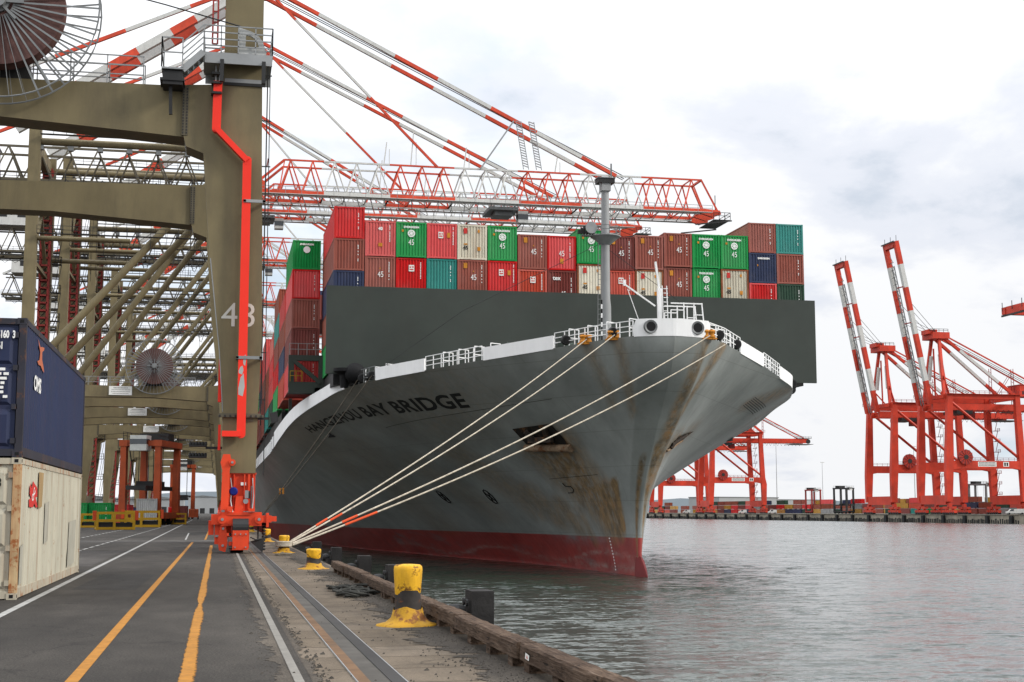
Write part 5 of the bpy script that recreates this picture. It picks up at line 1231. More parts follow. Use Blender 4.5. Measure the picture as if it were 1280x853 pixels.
def add_marks(o, kind, H):
    key = (kind, H)
    if key not in _MK:
        L_ = []
        def part(nm, mb, m): me = mb.mesh(nm); me.materials.append(m); L_.append((nm, me))
        def col_text(x, z, n, m, seed):
            rnd = random.Random(seed); mb = MB(); zz = z
            for k in range(n):
                h = .085; 
                if rnd.random() < .82: mb.box(x - .035, x + .035, -.012, -.004, zz - h, zz)
                zz -= .125
            part('number_column', mb, m)
        n45 = lambda x=.0, z=H*.44: part('lettering', text_into(MB(), '45', .66, lambda u, v: (x + u*.74, -.012, z + v), bold=.0), ink_w)
        if kind == 'emblem45':
            mb = MB(); rr = .30; c = (.0, H*.68)
            v = [(c[0], -.013, c[1])] + [(c[0] + rr*math.cos(t), -.013, c[1] + rr*math.sin(t)) for t in np.linspace(0, 2*math.pi, 25)[:-1]]
            mb.add(v, [(0, 1 + i, 1 + (i+1) % 24) for i in range(24)]); part('emblem', mb, ink_w)
            mb = MB()
            for k in range(8):
                t = k*math.pi/4 + .2; mb.add([(c[0] + .08*math.cos(t), -.018, c[1] + .08*math.sin(t)), (c[0] + .20*math.cos(t - .18), -.018, c[1] + .20*math.sin(t - .18)), (c[0] + .24*math.cos(t), -.018, c[1] + .24*math.sin(t)), (c[0] + .20*math.cos(t + .18), -.018, c[1] + .20*math.sin(t + .18))], [(0,1,2,3)])
            part('emblem_star', mb, CC['green'])
            part('lettering', text_into(MB(), 'EVERGREEN', .21, flat(0, -.012, H*.855), bold=.012, spacing=1.15), ink_w); n45(0, H*.42)
            mb = MB(); mb.box(-.78, -.62, -.013, -.006, H*.72, H*.78); part('sticker', mb, sticker)
        elif kind == 'emblem':
            mb = MB(); rr = .30; c = (.0, H*.68)
            v = [(c[0], -.013, c[1])] + [(c[0] + rr*math.cos(t), -.013, c[1] + rr*math.sin(t)) for t in np.linspace(0, 2*math.pi, 25)[:-1]]
            mb.add(v, [(0, 1 + i, 1 + (i+1) % 24) for i in range(24)]); part('emblem', mb, ink_w); part('lettering', text_into(MB(), 'EVERGREEN', .2, flat(0, -.012, H*.86), bold=.012, spacing=1.15), ink_w)
        elif kind == 'brown45':
            n45(.05, H*.5); col_text(.72, H*.86, 12, ink_w, 3); mb = MB(); mb.add([(-.06, -.013, H*.66), (.06, -.013, H*.66), (0, -.013, H*.71)], [(0,1,2)]); part('hazard_mark', mb, sticker)
        elif kind == 'brown45s':
            n45(.12, H*.5); col_text(.78, H*.86, 12, ink_w, 5); mb = MB(); mb.box(-.72, -.42, -.013, -.006, H*.76, H*.91); part('sticker', mb, sticker)
            mb = MB(); mb.add([(.04, -.013, H*.66), (.16, -.013, H*.66), (.1, -.013, H*.71)], [(0,1,2)]); part('hazard_mark', mb, sticker)
        elif kind == 'red45':
            n45(0, H*.48); col_text(.70, H*.8, 10, ink_w, 8); mb = MB(); mb.box(-.14, .14, -.013, -.006, H*.2, H*.34); part('sticker', mb, sticker)
        elif kind == 'tex45':
            n45(.1, H*.32); part('lettering', text_into(MB(), 'tex', .5, flat(-.45, -.012, H*.78), bold=.012), ink_w); col_text(.78, H*.8, 12, ink_w, 9)
        elif kind == 'square':
            mb = MB(); mb.box(-.30, .10, -.012, -.005, H*.58, H*.76); part('label_panel', mb, sign_w); mb = MB(); mb.box(-.25, .05, -.015, -.012, H*.62, H*.655); mb.box(-.25, -.1, -.015, -.012, H*.68, H*.72); mb.box(-.03, .05, -.015, -.012, H*.68, H*.73); part('panel_print', mb, cont_red_logo)
            mb = MB(); mb.box(.42, .68, -.012, -.005, H*.6, H*.74); part('sticker', mb, sticker); col_text(.92, H*.9, 12, ink_w, 11)
        elif kind == 'square_mid':
            mb = MB(); mb.box(-.18, .26, -.012, -.005, H*.62, H*.80); part('label_panel', mb, sign_w); mb = MB(); mb.box(-.13, .2, -.015, -.012, H*.66, H*.69); mb.box(-.13, .02, -.015, -.012, H*.72, H*.76); mb.box(.1, .2, -.015, -.012, H*.72, H*.77); part('panel_print', mb, cont_red_logo); col_text(.78, H*.88, 11, ink_w, 12)
        elif kind == 'rose':
            part('lettering', text_into(MB(), '40', .34, flat(0, -.012, H*.78), bold=.02), ink_w); mb = MB(); mb.box(-.16, .16, -.013, -.006, H*.28, H*.38); part('sticker', mb, sticker); col_text(.75, H*.88, 11, ink_w, 13)
        elif kind == 'cream':
            mb = MB(); mb.box(-.72, -.42, -.012, -.006, H*.74, H*.90); part('label_panel', mb, cont_red_logo); part('lettering', text_into(MB(), '45', .42, flat(-.55, -.012, H*.33), bold=.015), ink)
            mb = MB(); mb.box(-.70, -.40, -.012, -.006, H*.42, H*.46); mb.box(.42, .68, -.012, -.006, H*.26, H*.37); mb.box(.45, .62, -.012, -.006, H*.78, H*.86); part('sticker', mb, sticker)
        elif kind == 'plain': col_text(.72, H*.86, 12, ink_w, 15)
        elif kind == 'navy': part('lettering', text_into(MB(), 'EVERGREEN', .2, flat(.1, -.012, H*.82), bold=.012), ink_w); mb = MB(); mb.box(-.5, -.4, -.013, -.006, H*.56, H*.62); part('sticker', mb, sticker)
        _MK[key] = L_
    for nm, me in _MK[key]:
        p = bpy.data.objects.new(nm, me); col.objects.link(p); p.parent = o
ORD = ['first','second','third','fourth','fifth','sixth','seventh','eighth','ninth','tenth','eleventh','twelfth','thirteenth','fourteenth','fifteenth','sixteenth']
CN = {'red':'bright red','rose':'faded rose red','coral':'coral red','brown':'red-brown','maroon':'dark maroon','rust':'rusty orange','green':'bright green','dgreen':'dark green','teal':'teal','navy':'navy blue','cream':'rust-streaked cream','yellow':'yellow','grey':'grey','white':'white'}
GF = 'containers stacked behind the breakwater'
X0c, P = 8.66 + 1.22, 2.505
YF = BW + .5
lowz, upz = 19.05, 21.965
front = [
 (1, 'rose', 'rose', 'brown', 'brown45', 0), (2, 'green', 'emblem45', 'red', 'square_mid', 0), (3, 'red', 'square', 'teal', 'plain', 0), (4, 'cream', 'cream', 'brown', 'brown45s', 0),
 (5, 'green', 'emblem45', 'red', 'square', 0), (6, 'brown', 'brown45s', 'coral', 'square_mid', -.62), (7, 'red', 'red45', 'maroon', 'tex45', -.62), (8, 'green', 'emblem45', 'cream', 'cream', 0),
 (9, 'maroon', 'brown45s', 'coral', 'square_mid', -.45), (10, 'brown', 'brown45s', 'cream', 'cream', -.3), (11, 'brown', 'brown45s', 'brown', 'brown45s', 0), (12, 'green', 'emblem45', 'green', 'emblem45', 0), (13, 'green', 'emblem45', 'cream', 'cream', 0)]
rust_frame = mat('rusty_frame', (.32, .10, .04), .7, var=.4, scale=2, rust=.3)
for i, cu, mu, cl, ml, dz in front:
    x = X0c + i*P
    container(x, YF + random.uniform(0, .12), lowz + dz, cl, HC, 13.716, f'{CN[cl]} container just above the dark breakwater, {ORD[i]} stack from the left', GF, marks=ml, fr_mat=rust_frame if cl == 'cream' else None)
    container(x, YF + random.uniform(0, .12), upz + dz + .01, cu, HC, 13.716, f'{CN[cu]} container on top of the {ORD[i]} stack behind the breakwater', GF, marks=mu)
for i, cs, base in ((0, ['green', 'rust', 'navy', 'brown', 'red'], 25.94 - 5*2.6), (14, ['red', 'navy', 'brown'], 26.05 - 3*2.6), (15, ['dgreen', 'brown', 'teal'], 26.05 - 3*2.6)):
    for k, cl in enumerate(cs):
        where = 'top of' if k == len(cs) - 1 else ('bottom of' if k == 0 else ORD[k] + ' tier of')
        st = {0: 'the tall stack left of the breakwater', 14: 'the tall stack second from the right', 15: 'the rightmost stack on the ship'}[i]
        container(X0c + i*P, YF, base + k*2.6, cl, STD, 12.192, f'{CN[cl]} container at the {where} {st}', GF, marks='navy' if cl == 'navy' and i == 14 else 'plain')
# the outboard stacks along the quay side, bay after bay
GS = 'containers stacked along the ship side'
rnd = random.Random(21)
pal = ['brown', 'rust', 'red', 'rose', 'teal', 'green', 'maroon', 'navy', 'coral', 'brown', 'rust', 'dgreen']
bays = [['red', 'maroon', 'brown', 'red', 'green'], ['coral', 'navy', 'rust', 'rose'], ['green', 'red', 'brown', 'teal', 'rust'], ['dgreen', 'rose', 'red', 'coral'], ['teal', 'brown', 'rust', 'red']]
for b_ in range(13):
    y = 124.0 + b_*14.1; cs = bays[b_] if b_ < len(bays) else [rnd.choice(pal) for _ in range(4 + (b_ % 2))]
    zb_ = 12.25 if b_ < 3 else 11.9
    for k, cl in enumerate(cs):
        bay = 'the first outboard stack beside the breakwater' if b_ == 0 else f'the outboard stack {ORD[b_]} along the ship side'
        o = container(5.98 + 1.22, y, zb_ + k*2.6, cl, STD, 12.192, f'{CN[cl]} container, {"topmost" if k == len(cs)-1 else ORD[k] + " tier"} in {bay}', GS, marks=('emblem' if cl == 'green' and b_ == 0 else 'plain') if b_ < 4 else None)
        if b_ > 0:
            cl2 = rnd.choice(pal)
            if k >= len(cs) - 1: container(5.98 + 1.22 + P, y, zb_ + k*2.6, cl2, STD, 12.192, f'{CN[cl2]} container inboard of the {ORD[b_]} outboard stack along the ship side', GS, frame=False)

# --- the two containers standing on the quay at the left
def quay_container(z, H, base_m, frame_m, label, name='shipping_container'):
    L = 12.192; hw = 1.219; X = -4.775; Y = 27.62
    o = empty(name, (X, Y, z), 0, label, 'container')
    mb = MB(); z0, z1 = .17, H - .11
    prof = trap(44, .036); v = []
    for s, d in prof: v += [(hw - .014 + d, .15 + (L - .3)*s, z0), (hw - .014 + d, .15 + (L - .3)*s, z1)]
    mb.add(v, [(2*i, 2*i+2, 2*i+3, 2*i+1) for i in range(len(prof)-1)])
    v = [];
    for s, d in prof: v += [(-hw + .014 - d, .15 + (L - .3)*s, z0), (-hw + .014 - d, .15 + (L - .3)*s, z1)]
    mb.add(v, [(2*i, 2*i+2, 2*i+3, 2*i+1) for i in range(len(prof)-1)])
    mb.box(-hw + .05, hw - .05, .05, L - .05, H - .08, H - .04); mb.box(-hw + .05, hw - .05, .05, L - .05, .10, .16); mb.box(-hw + .12, hw - .12, L - .1, L - .06, z0, z1)
    mb.build('side_panel', base_m, o)
    # door leaves with pressed horizontal panels
    for x0, x1 in ((-hw + .15, -.01), (.01, hw - .15)):
        d = MB(); d.box(x0, x1, .05, .09, .16, H - .12); n = 3; hh = (H - .3)/n
        for k in range(n):
            za, zb_ = .2 + k*hh, .2 + k*hh + hh - .08
            d.add([(x0 + .08, .05, za), (x1 - .08, .05, za), (x1 - .08, .05, zb_), (x0 + .08, .05, zb_), (x0 + .14, .012, za + .06), (x1 - .14, .012, za + .06), (x1 - .14, .012, zb_ - .1), (x0 + .14, .012, zb_ - .1)], [(4,5,6,7), (0,1,5,4), (1,2,6,5), (2,3,7,6), (3,0,4,7)])
        do = d.build('door', base_m, o)
        for x in (x0 + .2, x1 - .62):
            r = MB()
            r.tube([(x, -.015, .12), (x, -.015, H - .08)], .018, 8)
            for zz in (.25, H*.45, H - .25): r.box(x - .06, x + .06, -.01, .03, zz - .05, zz + .05)
            r.box(x, x + .35, -.045, -.02, 1.05, 1.1)
            r.build('lock_rod', galv, do)
        xx = x1 - .015 if x1 > .1 else x0 + .015
        for zz in (.3, H*.36, H*.64, H - .32): MB().box(xx - .05, xx + .05, .0, .05, zz - .05, zz + .05).build('hinge', frame_m, do)
    f = MB()
    for x in (-hw, hw - .13):
        for y in (0, L - .14): f.box(x, x + .13, y, y + .14, .118, H - .118)
    for y in (.01, L - .12): f.box(-hw + .13, hw - .13, y, y + .1, .02, .15); f.box(-hw + .13, hw - .13, y, y + .1, H - .12, H - .008)
    for x in (-hw + .005, hw - .095): f.box(x, x + .09, .14, L - .14, .02, .19); f.box(x, x + .09, .14, L - .14, H - .11, H - .006)
    f.build('frame', frame_m, o)
    for x in (-hw - .004, hw - .168):
        for y in (-.006, L - .168):
            for zz in (0.002, H - .118): 
                cast = MB(); cast.use(frame_m).box(x, x + .172, y, y + .174, zz, zz + .118)
                cast.use(black).box(x + .05, x + .12, y - .004, y, zz + .03, zz + .09) if y < 1 else None
                if x > 0: cast.use(black).box(x + .172, x + .176, y + .05, y + .12, zz + .03, zz + .09)
                cast.build('corner_casting', None, o)
    return o
white_side = mat('white_box_side', (.60, .565, .445), .6, k=.66, var=.09, scale=.5, dirt=.35, streak=.45, rust=.20, rscale=2.6, rustcol=(.26, .12, .045))
white_frame = mat('white_box_frame', (.56, .50, .38), .65, var=.2, scale=1.0, streak=.85, rust=.34, rscale=2.0, rustcol=(.30, .10, .025))
blue_side = mat('blue_box_side', (.024, .035, .088), .6, k=.66, spec=.2, var=.14, scale=.4, dirt=.22, streak=.08, rust=.05, rscale=3)
blue_frame = mat('blue_box_frame', (.045, .045, .06), .6, var=.25, scale=1, dirt=.3, rust=.34, rscale=2.5, rustcol=(.13, .06, .035))
wc = quay_container(0.0, STD, white_side, white_frame, 'rust-stained white container standing on the asphalt under the blue one')
mb = MB()
sx = 1.2225
mb.add([(sx, y, z) for y, z in [(1.3 + (a - .92)*1.75, 1.68 + (b - 1.18)*.5) for a, b in ((.95,2.12),(1.12,1.93),(1.22,2.22),(1.4,2.1),(1.62,1.98),(1.66,1.62),(1.5,1.58),(1.62,1.4),(1.72,1.2),(1.55,1.18),(1.4,1.35),(1.3,1.18),(.95,1.2),(.92,1.48),(1.1,1.55),(.97,1.7))]], [tuple(range(16))])
lg = mb.build('logo', cont_red_logo, wc)
mb = MB(); text_into(mb, 'OC', .36, lambda u, v: (sx + .004, 1.98 + u*.7 - v*.75, 1.93 + u*.42 + v*.32), bold=.01); mb.build('logo_script', ink_w, lg)
mb = MB()
for y0, y1, z0, z1 in ((2.3, 2.75, 1.55, 1.75), ): pass
mb.add([(sx, y, z) for y, z in ((2.75, 2.40), (3.55, 2.40), (3.45, 1.7), (2.82, 1.66))], [(0,1,2,3)]); mb.build('faded_band', mat('band_tan', (.47, .32, .15), .65, var=.2, scale=2, streak=.3), wc)
patch_m = mat('patch_grey', (.50, .48, .39), .65, var=.15, scale=2, streak=.25)
for quad in (((4.0, 1.78), (4.75, 1.82), (4.7, .98), (4.0, .92)), ((9.2, 1.35), (10.9, 1.4), (10.7, .3), (9.0, .25)), ((.3, .95), (.75, 1.0), (.7, .28), (.28, .25))):
    mb = MB(); mb.add([(sx, y, z) for y, z in quad], [(0,1,2,3)]); mb.build('repair_patch', patch_m, wc)
post_m = mat('rusty_post', (.54, .40, .22), .7, var=.35, scale=1.2, streak=.9, rust=.5, rscale=3.5, rustcol=(.30, .085, .02), k=.9)
MB().box(1.219 - .135, 1.224, -.004, .145, .122, STD - .122).build('corner_post', post_m, wc)
MB().box(-1.224, -1.219 + .135, -.004, .145, .122, STD - .122).build('corner_post', post_m, wc)
mb = MB(); text_into(mb, '3', .24, flat(.84, -.02, 2.12), bold=.006); mb.build('door_number', ink, wc)
bc = quay_container(2.60, STD, blue_side, blue_frame, 'dark blue corrugated container stacked on the white one, orange mark on its side')
mb = MB()
mb.add([(sx, y, z) for y, z in [(1.75 + (a - .62)*2.0, 1.84 + (b - .98)*.60) for a, b in ((.62,1.93),(.82,1.72),(.95,1.78),(1.15,1.82),(1.12,1.72),(.98,1.62),(1.0,1.35),(1.12,1.18),(1.2,.98),(1.06,1.02),(.9,1.12),(.72,1.1),(.62,1.18),(.78,1.28),(.82,1.55),(.7,1.75))]], [tuple(range(16))]); mb.build('logo', cont_orange_logo, bc)
mb = MB(); text_into(mb, 'OMS', .40, lambda u, v: (sx, 1.95 + u*1.35, 1.50 + v*1.0), bold=.014); mb.build('lettering', ink_w, bc)
mb = MB(); text_into(mb, '05160  3', .19, lambda u, v: (.84 + u*.56, -.02, 2.27 + v), bold=.008); text_into(mb, '2261', .18, lambda u, v: (.72 + u*.56, -.02, 2.06 + v), bold=.008)
rnd = random.Random(5)
for k in range(7):
    x = .35
    while x < .88: 
        w = rnd.uniform(.05, .14); mb.box(x, x + w, -.02, -.014, 1.60 - k*.085, 1.65 - k*.085); x += w + rnd.uniform(.03, .1)
mb.box(.3, .7, -.02, -.014, .55, .565); mb.build('door_text', ink_w, bc)
# ------------------------------------------------------------------ quay furniture
def bollard_proto():
    mb = MB()
    n = 28; prof = [(.42, .0), (.43, .035), (.30, .10), (.25, .18), (.235, .30), (.235, .40)]
    v = []
    for r, z in prof:
        for j in range(n): t = 2*math.pi*j/n; v.append((r*math.cos(t)*1.02, r*math.sin(t), z))
    f = [(i*n+j, i*n+(j+1) % n, (i+1)*n+(j+1) % n, (i+1)*n+j) for i in range(len(prof)-1) for j in range(n)] + [tuple(range(n-1, -1, -1))]
    mb.add(v, f); return mb
POS = [(2.70, 20.45, 'big yellow bollard nearest the camera, paint worn to a black band'), (2.72, 41.0, 'yellow bollard second along the quay edge, before the mooring ropes'), (2.62, 57.0, 'yellow bollard holding the four pale mooring ropes'), (2.66, 78.0, 'small yellow bollard just beyond the rope bollard'), (2.70, 116.0, 'farthest yellow bollard, seen past the crane wheels')]
neck_m = mat('bollard_worn_iron', (.045, .038, .033), .6, var=.5, scale=4, rust=.25, rscale=5)
foot_m = mat('bollard_foot', (.62, .33, .02), .55, var=.2, scale=3, rust=.44, rscale=4, rustcol=(.17, .055, .02), bump=.5)
bproto = None
for (x, y, lab) in POS:
    if bproto is None:
        b = empty('bollard', (x, y, -.01), 0, lab, 'bollard', 'yellow mooring bollards'); bproto = b
        mb = MB(); n = 32
        rings = [(.41, 0), (.40, .022), (.30, .05), (.225, .11), (.19, .25)]
        rnd = random.Random(9); v = []
        for r, z in rings:
            for j in range(n):
                t = 2*math.pi*j/n; v.append((r*math.cos(t)*(1.08 + (.06*math.sin(3*t) if z < .05 else 0)), r*math.sin(t), z + (.022*math.sin(3*t + 1) + rnd.uniform(-.006, .006) if z > .1 else 0)))
        mb.add(v, [(i*n+j, i*n+(j+1) % n, (i+1)*n+(j+1) % n, (i+1)*n+j) for i in range(4) for j in range(n)]); mb.build('foot', foot_m, b, 60)
        mb = MB(); mb.lathe([(.22, .08), (.19, .2), (.18, .50)], n); mb.build('neck', neck_m, b, 40)
        mb = MB(); rings = [(.12, .42), (.168, .43), (.186, .465), (.192, .55), (.202, .72), (.206, .79), (.200, .835), (.172, .858), (.08, .866)]; v = []
        for k, (r, z) in enumerate(rings):
            for j in range(n):
                t = 2*math.pi*j/n; v.append((r*math.cos(t)*1.0, r*math.sin(t)*.92, z + (.035*math.cos(t - 1.2) if 0 < k < 5 else 0)))
        mb.add(v, [(i*n+j, i*n+(j+1) % n, (i+1)*n+(j+1) % n, (i+1)*n+j) for i in range(len(rings)-1) for j in range(n)] + [tuple(range(n-1, -1, -1)), tuple(8*n + j for j in range(n))]); mb.build('head', yellow_b, b, 50)
    else:
        b = copy_tree(bproto); b['label'] = lab; b.location = (x, y, -.01); b.rotation_euler = (0, 0, random.uniform(0, 6))
        if y > 30: b.scale = (1.1, 1.1, .66 if y < 50 else .8)
# weathered timber stringer, beam by beam, on blocks
ys = [9.0, 11.4, 14.6, 18.6, 22.6, 26.8, 31.2, 35.4, 39.2]
LB = ['broken weathered timber at the bottom picture edge', 'weathered quay timber with a small white tag on its face', 'weathered quay timber beside the nearest bollard', 'weathered quay timber just beyond the nearest bollard', 'weathered quay timber beside the heap of old rope', 'weathered quay timber past the rope heap', 'weathered quay timber before the second bollard', 'last weathered timber ending at the second bollard']
for i in range(len(ys) - 1):
    a, b_ = ys[i], ys[i+1] - .05; jx, jz = random.uniform(-.025, .025), random.uniform(-.012, .018)
    t = empty('timber_beam', (3.19 + jx, a, 0), 0, LB[i], 'timber', 'timbers along the quay edge')
    mb = MB(); n = int((b_ - a)/.22); v = []; r2 = random.Random(40 + i)
    for k in range(n + 1):
        y = (b_ - a)*k/n; e = .0 if 0 < k < n else .012
        w = lambda s=.005: r2.uniform(-s, s)
        v += [(-.12 + e + w(), y, .105 + w() + jz), (.12 - e + w(), y, .105 + w() + jz), (.12 - e + w(), y, .235 + w() + jz), (.095 + w(.015), y, .27 + w() + jz), (-.10 + w(.015), y, .275 + w() + jz), (-.12 + e + w(), y, .25 + w() + jz)]
    mb.add(v, [(6*k + j, 6*k + (j+1) % 6, 6*k + 6 + (j+1) % 6, 6*k + 6 + j) for k in range(n) for j in range(6)] + [tuple(range(5, -1, -1)), tuple(6*n + j for j in range(6))])
    mb.build('beam', timber, t)
    mb = MB()
    for y in np.arange(.35, b_ - a, 1.25): mb.box(-.105, .11, y - .12, y + .12, -.012, .12)
    mb.build('support_block', timber, t)
    if i == 1:
        mb = MB(); mb.add([(-.132, 2.62, .13), (-.132, 2.80, .14), (-.132, 2.78, .20), (-.132, 2.6, .185)], [(0,1,2,3)]); tg = mb.build('tag', sign_w, t); mb = MB(); mb.add([(-.134, 2.66, .145), (-.134, 2.73, .15), (-.134, 2.7, .185)], [(0,1,2)]); mb.build('tag_print', cont_red_logo, tg)
# fender posts rising beyond the timber
FP = [(19.6, 'nearest black fender post, squared timber with bolts, behind the nearest bollard'), (29.3, 'black fender post half hidden behind the nearest bollard head'), (35.4, 'black fender post between the first and second bollards'), (43.8, 'black fender post right behind the second bollard'), (52.3, 'farthest black fender post before the mooring ropes')]
for y, lab in FP:
    t = empty('fender_post', (3.70, y*1.05, 0), 0, lab, 'fender', 'fender posts on the quay face')
    mb = MB(); mb.box(-.10, .22, -.30, .28, -4, .47); mb.box(-.28, -.10, -.25, .23, -4, .12); mb.build('post', black_wood, t)
    mb = MB()
    for z in (.30, .02): mb.lathe([(.055, -.03), (.055, .0)], 10, (-.13, -.12, z), 'x'); mb.lathe([(.055, -.03), (.055, 0)], 10, (-.13, .14, z), 'x')
    mb.lathe([(.11, -.12), (.12, 0), (.09, .1)], 12, (-.25, .02, .16), 'x'); mb.build('bolt', dark_metal, t)
# heap of old rope and net by the timber
mb = MB(); r2 = random.Random(31)
for k in range(26):
    cx, cy = r2.uniform(2.45, 2.95), r2.uniform(27.0, 29.8); rr = r2.uniform(.1, .32); z = r2.uniform(.01, .08); ph = r2.uniform(0, 6)
    mb.tube([(cx + rr*math.cos(ph + t)*(1 + .2*math.sin(3*t)), cy + rr*1.8*math.sin(ph + t), z + .03*math.sin(2*t + ph)) for t in np.linspace(0, 5.2, 16)], r2.uniform(.018, .032), 6)
T(mb.build('rope_heap', mat('wet_rope', (.055, .055, .048), .85, var=.4, scale=3)), 'tangled heap of old dark rope lying beside the timber', 'rope')
# loose grit and splinters on the apron
mb = MB(); r2 = random.Random(77)
for k in range(3200):
    y = 11 + 48*r2.random()**2; zone = r2.random()
    x = 3.05 - abs(r2.gauss(0, .35)) if zone < .55 else (1.0 + abs(r2.gauss(0, .06)) if zone < .75 else r2.uniform(-.9, 3.0) if zone > .93 else .62 - abs(r2.gauss(0, .12)))
    s = r2.uniform(.004, .013)*(1 if r2.random() < .95 else 2.6); a = r2.uniform(0, 6)
    p = [(x + s*1.5*math.cos(a + q), y + s*1.5*math.sin(a + q), -.008) for q in (0, 1.7, 3.4, 4.9)] + [(x + s*.3, y, s*.8)]
    mb.add(p, [(0,1,4), (1,2,4), (2,3,4), (3,0,4)])
T(mb.build('grit', mat('grit_bits', (.085, .075, .062), .9, var=.6, scale=8)), 'loose grit and splinters strewn over the apron', 'grit', kind='stuff')

# mooring ropes
def rope(p, q, r, m, label, sag=.35, wrap=None, tail=None, n=40):
    p = Vector(p); q = Vector(q); pts = []
    for k in range(n + 1):
        t = k/n; v = p.lerp(q, t); v.z -= sag*4*t*(1 - t); pts.append(v)
    if tail: pts += [Vector(x) for x in tail]
    o = MB().tube(pts, r, 7).build('mooring_rope', m, None, 60); T(o, label, 'rope', 'mooring ropes')
    if wrap:
        a, b_ = wrap; w = MB(); i0, i1 = int(a*n), int(b_*n); w.tube(pts[i0:i1+1], r*1.35, 8); w.build('chafe_sleeve', orange_cloth, o, 60)
    return o
def loop(z): return [(2.62 + .3*math.cos(t), 57 + .3*math.sin(t), z) for t in np.linspace(.6, 6.0, 14)]
fp = [edge_pts(s, y, y, 1)[0] for s, y in FAIR]
bz = .42
rope((fp[0][0], fp[0][1] - .2, fp[0][2] + .2), (2.93, 57.2, bz + .05), .037, rope_m, 'uppermost mooring rope from the left orange fairlead down to the rope bollard', .35, (.925, .95), loop(bz))
rope((fp[1][0], fp[1][1] - .2, fp[1][2] + .2), (2.93, 57.1, bz), .037, rope_m, 'second mooring rope from the orange fairlead beside the mast', .45, (.92, .945), loop(bz - .05))
rope((fp[2][0], fp[2][1] - .2, fp[2][2] + .1), (2.95, 57.0, bz - .06), .04, rope_m, 'mooring rope from the orange fairlead right of the nose', .5, (.90, .93), loop(bz - .1))
rope((fp[3][0], fp[3][1] - .2, fp[3][2] - .1), (2.95, 56.9, bz - .12), .04, rope_m, 'lowest mooring rope, from the chock farthest right on the bow', .6, (.895, .925), loop(bz - .15))
for k, (yy, lab) in enumerate(((107.6, 'thin dark mooring line from the side chock, right one of the pair'), (109.6, 'thin dark mooring line from the side chock, left one of the pair'))):
    (x, y, z) = edge_pts(-1, yy, yy, 1)[0]
    o = rope((x - .2, y - .1, z + .3), (2.9, 116 - .3*k, .45), .03, rope_dark, lab, .25)
    q = Vector((x - .2, y - .1, z + .3)).lerp(Vector((2.9, 116, .45)), .74); q.z -= .2
    MB().bar(q + Vector((0, 0, .25)), q - Vector((0, 0, .25)), .14).build('line_tag', orange, o)
T(MB().tube([(2.5 + .05*i*math.cos(i*1.3), 55.6 - .3*i + .2*math.sin(i*2), .04) for i in range(9)], .04, 6).build('loose_rope', rope_dark), 'slack dark rope end lying at the foot of the rope bollard', 'rope')

# ------------------------------------------------------------------ terminal yard at the left
def straddle_carrier(x, y, rz, h, label, colm=straddle, w=4.6, ln=9.2):
    c = empty('straddle_carrier', (x, y, 0), rz, label, 'straddle carrier', 'straddle carriers')
    for sx in (-1, 1):
        for yy in (-ln/2 + .5, ln/2 - .5): MB().prism([(sx*w/2 - .42, 1.2), (sx*w/2 + .42, 1.2), (sx*w/2 + .34, h - .6), (sx*w/2 - .34, h - .6)], yy - .42, yy + .42).build('leg', colm, c)
        MB().box(sx*w/2 - .5, sx*w/2 + .5, -ln/2, ln/2, .75, 1.5).build('bottom_beam', colm, c)
        MB().box(sx*w/2 - .5, sx*w/2 + .5, -ln/2, ln/2, h - .75, h).build('top_beam', colm, c)
        for k in range(4):
            mb = MB(); yy = -ln/2 + .9 + k*(ln - 1.8)/3; mb.use(black).lathe([(.55, -.24), (.72, -.18), (.72, .18), (.55, .24)], 18, (sx*w/2, yy, .72), 'x'); mb.use(colm).lathe([(.3, -.27), (.3, .27)], 12, (sx*w/2, yy, .72), 'x'); mb.build('wheel', None, c)
    for yy in (-ln/2 + .5, ln/2 - .5): MB().box(-w/2 + .5, w/2 - .5, yy - .35, yy + .35, h - .7, h - .05).build('cross_beam', colm, c)
    mb = MB().use(dark_metal)
    mb.box(-1.2, 1.2, -6, 6, 4.2, 4.7); mb.box(-1.15, 1.15, -2.2, 2.2, 4.7, 5.3)
    for yy in (-2, 2):
        for xx in (-.9, .9): mb.bar((xx, yy, 5.3), (xx, yy, h - .4), .07)
    mb.box(-w/2 + .5, w/2 - .5, -.6, .6, 4.9, 5.2); mb.bar((-1.5, -ln/2 + .6, h - 1), (-.9, -ln/2 + 1.2, 5), .12)
    mb.build('spreader', None, c)
    mb = MB().use(white_p).box(-1.1, .9, -ln/2 - .6, -ln/2 + 1.4, h - 1.3, h + .55); mb.use(glass_d).box(-1.12, .92, -ln/2 - .63, -ln/2 + .8, h - .5, h + .1); mb.build('operator_cab', None, c)
    mb = MB().use(dark_metal).box(-w/2 + .3, w/2 - .3, 1.0, 3.6, h, h + 1.1); handrail(mb, (-w/2, -ln/2, h), (-w/2, ln/2, h), 1.0, 6, .06); handrail(mb, (w/2, -ln/2, h), (w/2, ln/2, h), 1.0, 6, .06); mb.build('engine_deck', None, c)
    return c
straddle_carrier(-8.1, 182, R(-14), 10.2, 'orange straddle carrier with a white cab carrying a white container', w=4.2)
straddle_carrier(-7.6, 330, R(0), 12.0, 'distant orange straddle carrier, right of the first one')
container(-8.2, 176.2, .55, 'white', STD, 12.19, 'white container hanging inside the straddle carrier', None)
container(-15.4, 166, 0, 'green', STD, 6.06, 'green container on the yard, left of the pair', 'green yard containers', marks='emblem')
container(-12.9, 167, 0, 'green', STD, 6.06, 'green container on the yard, right of the pair, nearer the straddle carrier', 'green yard containers', marks='plain')
